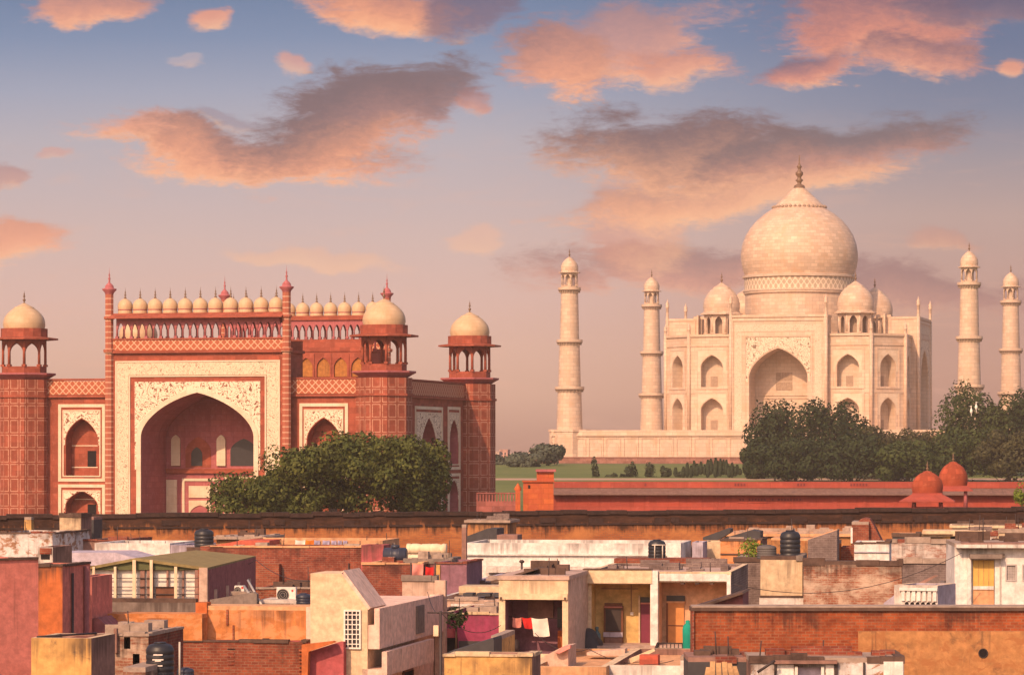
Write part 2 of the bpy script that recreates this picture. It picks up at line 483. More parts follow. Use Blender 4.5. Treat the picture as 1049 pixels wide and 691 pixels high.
def diamonds(name, ground, fig, su=1.25, sv=1.2, r=.34, off=0.0):
    m, t, b = base_mat(name, .75, .25)
    sp = t.n('ShaderNodeSeparateXYZ'); t.set(sp, 0, uvs(t))
    a = t.math('ABSOLUTE', t.math('SUBTRACT', t.math('FRACT', t.math('MULTIPLY', sp.outputs[0], su)), .5))
    c = t.math('ABSOLUTE', t.math('SUBTRACT', t.math('FRACT', t.math('ADD', t.math('MULTIPLY', sp.outputs[1], sv), off)), .5))
    s = t.math('ADD', a, c)
    cr = t.math('ABSOLUTE', t.math('SUBTRACT', a, c))
    k = t.math('MAXIMUM', t.math('LESS_THAN', s, r * .5), t.math('LESS_THAN', cr, .09))
    n = t.noise(uvs(t), .8, 5)
    t.set(b, 'Base Color', t.mix(k, t.mix(n, ground, tuple(x * .7 for x in ground)), fig))
    return m


def sandstone(name, c=(.36, .105, .065), c2=None, panel=None, bw=1.2, bh=.6, line=(.62, .5, .42), lw=.07, panel_shift=1):
    m, t, b = base_mat(name, .85, .2)
    uv = uvs(t)
    c2 = c2 or tuple(x * .58 for x in c)
    n = t.noise(uv, .5, 7, .65)
    bt = t.n('ShaderNodeTexBrick', i_Vector=uv, i_Color1=c, i_Color2=c2, i_Mortar=tuple(x * .62 for x in c), i_Scale=1.0)
    bt.inputs['Brick Width'].default_value = bw; bt.inputs['Row Height'].default_value = bh; bt.inputs['Mortar Size'].default_value = .02
    k = t.mix(t.step(n, .4, .72), bt.outputs[0], c2)
    n5 = t.noise(uv, 2.2, 6, .7)
    k = t.mix(t.math('MULTIPLY', t.step(n5, .5, .72), .5), k, tuple(min(1, a_ * q) for a_, q in zip(c, (1.15, 1.6, 1.9))))
    n2 = t.noise(t.mapping(uv, scl=(1.5, .15, 1)), 1.1, 5, .65)
    k = t.mix(t.math('MULTIPLY', t.step(n2, .5, .75), .45), k, tuple(x * .45 for x in c))
    if panel:
        sp = t.n('ShaderNodeSeparateXYZ'); t.set(sp, 0, uv)
        pu, pv = panel
        au = t.math('ADD', t.math('DIVIDE', sp.outputs[0], pu), .5 * panel_shift)
        av = t.math('DIVIDE', sp.outputs[1], pv)
        fx = t.math('MULTIPLY', t.math('ABSOLUTE', t.math('SUBTRACT', t.math('FRACT', au), .5)), pu)
        fz = t.math('MULTIPLY', t.math('ABSOLUTE', t.math('SUBTRACT', t.math('FRACT', av), .5)), pv)
        dd = t.math('MAXIMUM', t.math('SUBTRACT', fx, pu / 2 - .13), t.math('SUBTRACT', fz, pv / 2 - .13))
        ol = t.math('LESS_THAN', t.math('ABSOLUTE', dd), lw)
        cb = t.n('ShaderNodeCombineXYZ'); t.set(cb, 0, t.math('FLOOR', au)); t.set(cb, 1, t.math('FLOOR', av))
        wn = t.n('ShaderNodeTexWhiteNoise'); t.set(wn, 'Vector', cb.outputs[0])
        k = t.mix(t.math('MULTIPLY', wn.outputs[0], .55), k, tuple(x * .5 for x in c))
        k = t.mix(t.math('MULTIPLY', ol, t.step(n5, .25, .55)), k, line)
    t.set(b, 'Base Color', k)
    bump(t, b, n, .2, .03)
    return m


def leafmat(name, c1, c2, c3):
    m, t, b = base_mat(name, .7, .15)
    g = t.n('ShaderNodeNewGeometry')
    k = t.ramp(g.outputs['Random Per Island'], [(0, c1), (.55, c2), (1, c3)])
    tc = t.n('ShaderNodeTexCoord').outputs['Object']
    k = t.mix(t.step(t.noise(tc, .35, 3), .4, .65), k, t.mix(.45, k, c3))
    t.set(b, 'Base Color', k)
    return m


M = {}
MW = (.665, .495, .38)
M['marble'] = marble('white_marble', MW, 1.6, .8, .13, .62)
M['marble_dome'] = marble('dome_marble', (.665, .49, .37), 1.5, .75, .17, .62)
M['marble_panel'] = marble('panel_marble', (.69, .55, .425), 2.2, 1.1, .08, .8)
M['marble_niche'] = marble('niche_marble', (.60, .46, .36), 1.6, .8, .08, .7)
M['marble_inlay'] = inlay('marble_inlay', (.69, .55, .42), (.20, .13, .09), 1.0, .05, .45)
M['calligraphy'] = inlay('calligraphy_band', (.63, .50, .385), (.38, .28, .2), 2.3, .05, .3)
M['frieze'] = diamonds('dome_frieze', (.50, .38, .28), (.70, .56, .43), .8, .55, .5)
M['brass'] = flat('finial_brass', (.16, .09, .05), .5, .5)
M['lattice'] = flat('lattice_and_shade', (.34, .24, .18), .8)  # also colours kiosk cores and balcony undersides, in place of shade
M['sand'] = sandstone('red_sandstone', (.40, .10, .06))
M['sand_tower'] = sandstone('panelled_sandstone', (.39, .10, .06), panel=(1.08, 1.55), lw=.036, line=(.50, .27, .19), panel_shift=0)
M['sand_shade'] = sandstone('shade_tinted_sandstone', (.42, .13, .135), (.34, .10, .11))  # red sandstone with the mauve of shade mixed into its colour
M['sand_red'] = sandstone('fort_sandstone', (.38, .075, .05), (.28, .06, .045), bw=2.0, bh=.7)
M['sand_dome'] = sandstone('sandstone_dome', (.42, .085, .04), bw=.8, bh=.5)
M['gate_marble'] = marble('gate_marble', (.72, .60, .46), 1.2, .9, .06, .85)
M['gate_dome'] = marble('gate_dome_marble', (.60, .43, .27), 1.0, .5, .08, .85)
M['gate_scroll'] = inlay('gate_scroll_inlay', (.74, .61, .46), (.20, .075, .045), 1.45, .05, .42)
M['gate_band'] = inlay('gate_calligraphy', (.68, .55, .40), (.34, .24, .17), 2.2, .05, .42)
M['gate_diamond'] = diamonds('gate_parapet_inlay', (.44, .12, .06), (.60, .36, .24), 1.35, 1.3, .3)
M['pilaster'] = diamonds('pilaster_inlay', (.42, .13, .08), (.52, .30, .21), .01, 1.7, .26)
M['ochre'] = plaster('golden_light_plaster', (.42, .18, .05), amt=.3)  # ochre that stands in for golden light in the rear niches
M['dark'] = flat('dark_opening', (.018, .014, .016), .9, .1)
M['window_dark'] = flat('window_dark_glass', (.03, .028, .035), .35, .4)

# ------------------------------------------------------------------ ground
prof = [(-300, 0), (0, 0), (180, 0), (262, 0), (266, 6.5), (330, 6.5), (380, 6.6), (480, 8.2), (580, 9.9), (670, 11.4), (690, 11.6), (1000, 11.7), (2600, 11.8)]
def gz(d):
    for (a, za), (b, zb) in zip(prof, prof[1:]):
        if a <= d <= b: return za + (zb - za) * (d - a) / (b - a)
    return prof[-1][1]
def sheet(name, ys, xw, dz, m, x0=None, x1=None):
    mb = MB()
    for a, b in zip(ys, ys[1:]):
        mb.face([((x0 if x0 is not None else -xw), a, gz(a) + dz), ((x1 if x1 is not None else xw), a, gz(a) + dz),
                 ((x1 if x1 is not None else xw), b, gz(b) + dz), ((x0 if x0 is not None else -xw), b, gz(b) + dz)])
    return mb.build(name, m)
def groundmat(name, a, b_, c, s=.05):
    m, t, b = base_mat(name, .95, .1)
    uv = uvs(t)
    n = t.noise(uv, s, 8, .65); n2 = t.noise(uv, s * 14, 5, .6)
    k = t.mix(t.step(n, .4, .62), a, b_)
    t.set(b, 'Base Color', t.mix(t.step(n2, .5, .8), k, c))
    return m
struct(sheet('ground', [p[0] for p in prof], 640, 0, groundmat('dusty_ground', (.20, .13, .09), (.15, .11, .07), (.10, .08, .05))))
struct(sheet('lawn', [384, 480, 580, 668], 0, .01, groundmat('mown_grass', (.14, .165, .055), (.11, .14, .045), (.18, .175, .07), .03), -40, 170))
sheetpath = sheet('path', [540, 552], 0, .02, groundmat('pale_path', (.42, .28, .2), (.4, .26, .19), (.36, .24, .18)), -40, 170)
struct(sheetpath)


# ------------------------------------------------------------------ arch outlines
def arch(uc, w, zb, zs, za, n=9, k=.34):
    """pointed Mughal arch outline (u,z), from bottom left over the apex to bottom right"""
    pts = [(uc - w / 2, zb)]
    for i in range(n + 1):
        t = 1 - i / n
        t = math.sin(t * pi / 2) if t > 0 else 0
        pts.append((uc - w / 2 * t, zs + (za - zs) * ((1 - k) * math.sqrt(max(0, 1 - t * t)) + k * (1 - t))))
    for i in range(n - 1, -1, -1):
        a = pts[1 + i]
        pts.append((2 * uc - a[0], a[1]))
    pts.append((uc + w / 2, zb))
    # drop duplicates
    out = []
    for q in pts:
        if not out or math.hypot(q[0] - out[-1][0], q[1] - out[-1][1]) > 1e-4: out.append(q)
    return out
def arch_screen(mb, fr, u0, u1, zs, za, z1, th, pier=.12, z0=None, m=None, k=.34, n=6):
    """spandrel between two columns: rectangle top minus an arch"""
    a = arch((u0 + u1) / 2, (u1 - u0) - 2 * pier, zs, zs, za, n, k)
    a = a[1:-1] if False else a
    pts = [(u0, zs), (u0, z1), (u1, z1), (u1, zs)] + list(reversed(a))
    out = []
    for q in pts:
        if not out or math.hypot(q[0] - out[-1][0], q[1] - out[-1][1]) > 1e-4: out.append(q)
    mb.shape(fr, out, -th / 2, th / 2, m=m)
def ngon(r, n=8, ph=None, c=(0, 0)):
    ph = pi / n if ph is None else ph
    return [(c[0] + r * cos(ph + 2 * pi * i / n), c[1] + r * sin(ph + 2 * pi * i / n)) for i in range(n)]
def onion(r, h, base=0.0, lotus=True):
    p = [(r * .96, 0), (r * 1.0, h * .14), (r * .985, h * .28), (r * .92, h * .44), (r * .80, h * .58), (r * .62, h * .72), (r * .47, h * .80)]
    if lotus: p += [(r * .47, h * .825), (r * .36, h * .86)]
    p += [(r * .2, h * .93), (r * .07, h * .985), (0.0, h)]
    return [(a, b + base) for a, b in p]
def finial_prof(h, r, base):
    p = [(r * .9, 0), (r * .5, .05), (r * .3, .1), (r * .9, .2), (r * 1.0, .27), (r * .35, .36), (r * .25, .42), (r * .8, .52), (r * .3, .62), (r * .5, .7), (r * .2, .78), (0.0, 1.0)]
    return [(a, base + b * h) for a, b in p]


def kiosk(parent, x, y, z, r, zc0, zc1, eave_r, dome_r, dome_h, fin, mats, base_r=None, base_h=.7, ncol=8, name='kiosk', ring_h=.7, pier=.06, core=0):
    """domed pavilion: floor, parapet, columns with arches, sloping eave, dome, finial.
    z floor; zc0, zc1 bottom and top of the open columns"""
    mb = MB()
    ph = pi / 8
    if base_r:
        mb.lathe([(r * 1.02, z - base_h), (base_r * .9, z - .35), (base_r, z - .18), (base_r, z), (0, z)], 8, (x, y), ph, False, m=1)
    mb.prism(ngon(r * 1.03, 8, ph, (x, y)), z, zc0, top=True)
    cr = r * .97
    pts = ngon(cr, 8, ph, (x, y))
    for (a, b) in pts:
        mb.tube((a, b, zc0), (a, b, zc1), r * .07, r * .06, 8)
        mb.box(a - r * .09, a + r * .09, b - r * .09, b + r * .09, zc0, zc0 + .22)
    H = zc1 - zc0
    for i in range(8):
        a, b = Vector((*pts[i], 0)), Vector((*pts[(i + 1) % 8], 0))
        fr = Fr(((a + b) / 2), (b - a))
        L = (b - a).length / 2
        arch_screen(mb, fr, -L, L, zc0 + H * .58, zc0 + H * .86, zc1, .22, pier=r * pier)
        if pier > .1:
            for sg in (-1, 1): mb.fbox(fr, min(sg * L, sg * (L - r * pier)), max(sg * L, sg * (L - r * pier)), zc0, zc0 + H * .58, -.11, .11)
    # eave
    mb.lathe([(r * .95, zc1 - .02), (eave_r, zc1 - .12 * r * .4), (eave_r, zc1 + .06), (r * 1.08, zc1 + .26 * r * .35)], 8, (x, y), ph, False, m=0)
    mb.lathe([(r * 1.08, zc1 + .2 * r * .35), (r * 1.08, zc1 + ring_h), (dome_r * .9, zc1 + ring_h + .02), (0, zc1 + ring_h + .02)], 16, (x, y), 0, False, m=0)
    mb.lathe([(0, zc1 - .03), (r * .95, zc1 - .03)], 8, (x, y), ph, False)
    if core: mb.lathe([(r * core, zc0), (r * core, zc1)], 12, (x, y), 0, True, m=1)  # dark cylinder added so the inside looks shaded
    k = mb.build(name, [mats['stone'], mats['dark']], parent)
    d = MB(); d.lathe(onion(dome_r, dome_h, zc1 + ring_h), 28, (x, y))
    dm = d.build('dome', mats['dome'], k)
    f = MB(); f.lathe(finial_prof(fin, fin * .12, zc1 + ring_h + dome_h * .985), 10, (x, y))
    f.build('finial', M['brass'], k)
    return k


# ------------------------------------------------------------------ the white mausoleum
TH = R(14.3)
TC = Vector((63.2, 730, ZC + 3.6))


def mausoleum():
    root = empty('mausoleum', 'huge white marble domed mausoleum with arched portals standing on the plinth', 'mausoleum', TC, -TH)
    HW, LF, ZT = 25.9, 19.5, 20.7
    body = MB(); trim = MB()
    alc = []
    faces = []
    for k in range(4):
        rot = Matrix.Rotation(k * pi / 2, 3, 'Z')
        faces.append((Fr(rot @ Vector((0, -HW, 0)), rot @ Vector((1, 0, 0))), 'long'))
        mid = rot @ Vector(((HW + LF) / 2, -(HW + LF) / 2, 0))
        faces.append((Fr(mid, rot @ Vector((1, 1, 0))), 'chamfer'))
    CW = (HW - LF) * math.sqrt(2) / 2
    for fr, kind in faces:
        if kind == 'long':
            segs = [(-LF, -10.2, -14.6), (10.2, LF, 14.6)]
            w = 4.7
        else:
            segs = [(-CW, CW, 0)]; w = 4.0
        for (a, b, uc) in segs:
            hs = []
            for zb, zs, za in ((.7, 5.2, 7.6), (10.0, 14.3, 16.8)):
                o = arch(uc, w, zb, zs, za)
                hs.append(o)
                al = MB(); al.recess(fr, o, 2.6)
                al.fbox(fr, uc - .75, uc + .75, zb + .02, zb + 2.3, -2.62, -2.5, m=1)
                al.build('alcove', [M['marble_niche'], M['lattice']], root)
                # raised rectangular frame round the arch and a carved spandrel inside it
                trim.ring(fr, uc - w / 2 - 1.15, uc + w / 2 + 1.15, zb - .5, za + 1.5, .42, .14)
                sp = MB()
                ol = arch(uc, w + .3, zs - 1.2, zs, za + .12)
                sp.shape(fr, [(uc - w / 2 - .73, zs - 1.2), (uc - w / 2 - .73, za + 1.08), (uc + w / 2 + .73, za + 1.08), (uc + w / 2 + .73, zs - 1.2)] + list(reversed(ol)), -.02, .06)
                sp.build('spandrel', M['marble_panel'], root)
            body.holes(fr, a, b, 0, ZT, hs)
            trim.fbox(fr, a, b, 8.6, 8.95, -.02, .12)
            trim.fbox(fr, a, b, ZT - 2.0, ZT - 1.75, -.02, .16)
            trim.fbox(fr, a - .1, b + .1, ZT, ZT + .5, -.4, .3)
            trim.fbox(fr, a, b, 0, .45, -.02, .2)
            # pinnacle pilasters at the edges
            for e in ((a, b) if kind == 'chamfer' else ()):
                trim.tube(fr.p(e, 0, .1), fr.p(e, ZT + .5, .1), .42, .42, 8)
                pn = MB(); q = fr.p(e, 0, .1)
                pn.lathe([(.4, ZT + .5), (.34, ZT + 1.5), (.5, ZT + 1.65), (.3, ZT + 1.85), (.42, ZT + 2.2), (.2, ZT + 2.5), (0, ZT + 3.2)], 8, (q.x, q.y))
                pn.build('pinnacle', M['marble'], root)
        if kind == 'long':
            # projecting portal block
            PW, PZ, PN = 10.2, 24.7, 1.6
            pb = MB()
            big = arch(0, 12.5, 0, 12.0, 18.2, 14)
            pb.holes(fr, -PW, PW, 0.0, PZ, [[(a_, max(b_, .02)) for a_, b_ in big]], n=PN)
            for sgn in (-1, 1):
                q = [fr.p(sgn * PW, 0, PN), fr.p(sgn * PW, 0, -5.5), fr.p(sgn * PW, PZ, -5.5), fr.p(sgn * PW, PZ, PN)]
                if sgn < 0: q.reverse()
                pb.face(q)
            pb.face([fr.p(-PW, PZ, PN), fr.p(PW, PZ, PN), fr.p(PW, PZ, -5.5), fr.p(-PW, PZ, -5.5)])
            pb.face([fr.p(PW, ZT - 2, -5.5), fr.p(-PW, ZT - 2, -5.5), fr.p(-PW, PZ, -5.5), fr.p(PW, PZ, -5.5)])
            pb.fbox(fr, -PW - .15, PW + .15, PZ, PZ + .55, -5.6, PN + .25)
            pb.ring(fr, -PW + .05, PW - .05, .05, PZ - .3, .5, PN + .16, PN - .05, bottom=False)
            pt = pb.build('portal', M['marble'], root)
            cb = MB()
            cb.ring(fr, -9.3, 9.3, .1, 23.2, 1.5, PN + .06, PN - .05, bottom=False)
            cb.build('calligraphy_band', M['calligraphy'], pt)
            fr2 = MB()
            fr2.ring(fr, -7.4, 7.4, .1, 21.0, .45, PN + .14, PN - .05, bottom=False)
            fr2.build('arch_frame', M['marble'], pt)
            sp = MB()
            ol = arch(0, 12.9, 11.0, 12.0, 18.5, 14)
            sp.shape(fr, [(-6.9, 11.0), (-6.9, 20.4), (6.9, 20.4), (6.9, 11.0)] + list(reversed(ol)), PN - .02, PN + .09)
            sp.build('spandrel', M['marble_inlay'], pt)
            iw = MB()
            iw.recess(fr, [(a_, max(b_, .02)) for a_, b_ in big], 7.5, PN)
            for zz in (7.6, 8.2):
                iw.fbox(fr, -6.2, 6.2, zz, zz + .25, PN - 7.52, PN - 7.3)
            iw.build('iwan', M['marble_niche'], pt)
            gr = MB()
            for ui in range(3):
                for zi in range(2):
                    gr.fbox(fr, -1.75 + ui * 1.2, -.65 + ui * 1.2, 9.4 + zi * 2.0, 11.1 + zi * 2.0, PN - 7.5, PN - 7.38)
            gr.build('lattice_window', M['lattice'], pt)
            d = MB(); d.shape(fr, arch(0, 3.0, .1, 3.6, 5.2), PN - 7.52, PN - 7.36)
            d.build('doorway', M['lattice'], pt)
            for sgn in (-1, 1):
                trim.tube(fr.p(sgn * PW, 0, PN), fr.p(sgn * PW, PZ + .5, PN), .4, .4, 8)
                pn = MB(); q = fr.p(sgn * PW, 0, PN)
                pn.lathe([(.34, PZ + .5), (.28, PZ + 2.9), (.5, PZ + 3.1), (.3, PZ + 3.4), (.42, PZ + 3.8), (.2, PZ + 4.2), (0, PZ + 5.0)], 8, (q.x, q.y))
                pn.build('pinnacle', M['marble'], root)
        body.build('wall', M['marble'], root); trim.build('cornice', M['marble'], root)
        body = MB(); trim = MB()
    oct_ = [(LF, -HW), (HW, -LF), (HW, LF), (LF, HW), (-LF, HW), (-HW, LF), (-HW, -LF), (-LF, -HW)]
    rf = MB(); rf.face([(a, b, ZT - .35) for a, b in oct_]); rf.build('roof', M['marble_panel'], root)
    # drum and dome
    dr = MB()
    dr.lathe([(12.5, ZT - .3), (12.5, ZT + 1.2), (11.9, ZT + 1.4), (11.9, 30.6), (12.3, 30.8), (12.3, 31.2)], 48, smooth=False)
    drum = dr.build('drum', M['marble'], root)
    fz = MB()
    fz.lathe([(12.1, 31.2), (12.1, 34.2)], 48, smooth=False); fz.build('frieze', M['frieze'], drum)
    mo = MB()
    mo.lathe([(12.1, 34.2), (12.55, 34.3), (12.55, 34.75), (12.0, 34.9)], 48, smooth=False)
    mo.lathe([(12.3, 31.2), (12.45, 31.25), (12.45, 31.5), (12.1, 31.6)], 48, smooth=False); mo.build('moulding', M['marble_niche'], drum)
    dm = MB()
    dm.lathe([(11.95, 34.8), (12.5, 36.4), (12.85, 38.4), (12.85, 39.6), (12.55, 41.6), (11.85, 43.6), (10.75, 45.4), (9.35, 47.0), (7.7, 48.4), (6.0, 49.5), (5.5, 49.85)], 64)
    dome = dm.build('dome', M['marble_dome'], root)
    lt = MB()
    for k in range(36):
        a = 2 * pi * k / 36
        lt.lathe([(.0, 49.5), (.34, 49.75), (.34, 50.0), (0, 50.3)], 6, (5.75 * cos(a), 5.75 * sin(a)), smooth=False)
    lt.build('lotus_rim', M['lattice'], dome)
    cp = MB()
    cp.lathe([(5.5, 49.85), (5.3, 50.3), (4.6, 51.0), (3.3, 52.2), (2.1, 53.3), (1.3, 54.0), (.9, 54.4), (0, 54.5)], 40)
    cp.build('lotus_cap', M['marble_dome'], dome)
    fn = MB()
    fn.lathe([(1.3, 54.2), (1.1, 54.7), (.45, 55.0), (.45, 55.4), (.9, 55.8), (.45, 56.2), (.4, 56.5), (.85, 57.1), (.85, 57.5), (.35, 58.0), (.3, 58.4), (.6, 58.8), (.3, 59.2), (.16, 59.6), (.1, 61.3), (0, 61.4)], 14)
    fn.build('finial', M['brass'], dome)
    km = dict(stone=M['marble'], dark=M['marble_niche'], dome=M['marble_dome'])
    for a in (-1, 1):
        for b in (-1, 1):
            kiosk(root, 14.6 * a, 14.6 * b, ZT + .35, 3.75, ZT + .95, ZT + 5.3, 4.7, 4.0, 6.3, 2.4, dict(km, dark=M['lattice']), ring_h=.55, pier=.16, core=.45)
    # arcade walls on the roof beside the kiosks (seen through as dark arches)
    ar = MB()
    for a in (-1, 1):
        fr = Fr((a * 20.6, -10, ZT), (0, -1, 0) if a < 0 else (0, 1, 0))
        ar.fbox(fr, -2.0, 2.0, 0, 5.2, -.35, .0)
        for b in (-1, 1):
            f2 = Fr((a * 20.0, b * 10.0, ZT), (1, 0, 0))
            ar.box(a * 20.0 - 1.6, a * 20.0 + 1.6, b * 10.2 - .3, b * 10.2 + .3, ZT + 4.4, ZT + 5.0)
            for dx in (-1.4, 0, 1.4):
                ar.box(a * 20.0 + dx - .2, a * 20.0 + dx + .2, b * 10.2 - .2, b * 10.2 + .2, ZT - .3, ZT + 4.4)
    ar.build('roof_arcade', M['marble'], root)
    return root


mausoleum()


def plinth():
    root = empty('plinth', 'broad white marble plinth with blind arches carrying the domed mausoleum', 'plinth', (TC.x, TC.y, gz(690) - .05), -TH)
    h = TC.z - (gz(690) - .05) - .03
    H = 45.0
    mb = MB(); tr = MB(); pn = MB()
    for k in range(4):
        rot = Matrix.Rotation(k * pi / 2, 3, 'Z')
        fr = Fr(rot @ Vector((0, -H, 0)), rot @ Vector((1, 0, 0)))
        mb.face([fr.p(-H, -1.0), fr.p(H, -1.0), fr.p(H, h), fr.p(-H, h)])
        tr.fbox(fr, -H - .3, H + .3, h - .5, h - .15, -.1, .35)
        tr.fbox(fr, -H - .2, H + .2, h - .15, h + .75, -.35, .1)
        tr.fbox(fr, -H - .4, H + .4, 0, .7, -.1, .5)
        for i in range(24 if k in (0, 1) else 0):
            uc = -H + (i + .5) * 2 * H / 24
            if k in (0, 1):
                pn.recess(fr, arch(uc, 2.4, 1.1, 3.3, 4.5, 5), -.1)
                tr.ring(fr, uc - 1.6, uc + 1.6, .8, h - .75, .22, .16)
        tr.build('moulding', M['marble'], root); tr = MB()
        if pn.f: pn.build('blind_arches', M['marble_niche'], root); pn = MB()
    mb.face([(-H, -H, h), (H, -H, h), (H, H, h), (-H, H, h)])
    mb.build('wall', M['marble'], root)
plinth()


def terrace_wall():
    root = MB()
    fr = Fr((TC.x - 62 * sin(TH), TC.y - 62 * cos(TH), gz(668)), (cos(TH), -sin(TH), 0))
    root.fbox(fr, -60, 60, -1.2, 1.15, -.5, 0)
    root.fbox(fr, -60.1, 60.1, 1.15, 1.4, -.6, .12)
    for i in range(60):
        u = -59 + i * 2
        root.fbox(fr, u, u + 1.5, .1, .95, -.1, .06)
    tag(root.build('terrace_wall', sandstone('terrace_sandstone', (.36, .17, .13))), 'low dusky red terrace wall running below the white marble plinth', 'wall')
terrace_wall()


def minaret():
    root = empty('minaret', 'm', 'minaret', (0, 0, 0), 0, 'minarets at the corners of the plinth')
    H = [0, 9.5, 19.4, 30.4]      # balcony floors above the plinth top
    rr = [2.75, 2.4, 2.05, 1.72]
    base = MB()
    base.prism(ngon(4.3), -6.0, .9); base.prism(ngon(4.5), .5, 1.0)
    base.build('base', M['marble'], root)
    for i in range(3):
        s = MB(); s.lathe([(rr[i], H[i] + .9 if i == 0 else H[i]), (rr[i + 1] + .1, H[i + 1] - .6)], 28)
        s.build('shaft', M['marble'], root)
        b = MB(); r = rr[i + 1]
        b.lathe([(r + .05, H[i + 1] - .9), (r + .2, H[i + 1] - .6), (r + .3, H[i + 1] - .45)], 28, smooth=False)
        b.lathe([(r + .3, H[i + 1] - .45), (r + .72, H[i + 1] - .1), (r + .72, H[i + 1])], 28, smooth=False, m=2)  # underside and brackets coloured dark, standing in for shade
        b.lathe([(r + .72, H[i + 1]), (r + .72, H[i + 1] + .5), (r + .6, H[i + 1] + .5), (r + .6, H[i + 1])], 28, smooth=False, m=1)
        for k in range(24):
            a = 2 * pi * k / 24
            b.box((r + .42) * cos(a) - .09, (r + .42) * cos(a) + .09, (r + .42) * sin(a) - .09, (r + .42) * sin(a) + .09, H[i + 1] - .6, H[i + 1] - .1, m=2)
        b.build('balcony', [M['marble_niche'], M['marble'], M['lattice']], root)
    kiosk(root, 0, 0, 30.4, 1.7, 31.2, 34.0, 2.35, 1.85, 3.0, 1.9, dict(stone=M['marble'], dark=M['marble_niche'], dome=M['marble_dome']), ring_h=.4)
    core = MB(); core.lathe([(.75, 30.5), (.75, 34)], 12); core.build('stair_core', M['marble_niche'], root)
    return root


def place_minarets():
    lab = {(-1, -1): 'tall white minaret at the left front corner of the plinth, nearest the red gateway',
           (-1, 1): 'white minaret just left of the mausoleum wall, at the rear left of the plinth',
           (1, -1): 'taller white minaret right of the mausoleum, rising straight out of the dark trees',
           (1, 1): 'white minaret close to the right edge of the photo, farthest of the four'}
    first = None
    m = minaret()
    for i, (k, l) in enumerate(lab.items()):
        o = m if i == 0 else copy_tree(m)
        a = 42.0
        p = Vector((TC.x + a * (k[0] * cos(TH) + k[1] * sin(TH)), TC.y + a * (-k[0] * sin(TH) + k[1] * cos(TH)), TC.z - .1))
        o.location = p; o.rotation_euler = (0, 0, -TH); o['label'] = l
place_minarets()

# ------------------------------------------------------------------ the red gateway
GT = R(14.4)
GC = Vector((-28.4, 365.3, 6.5))


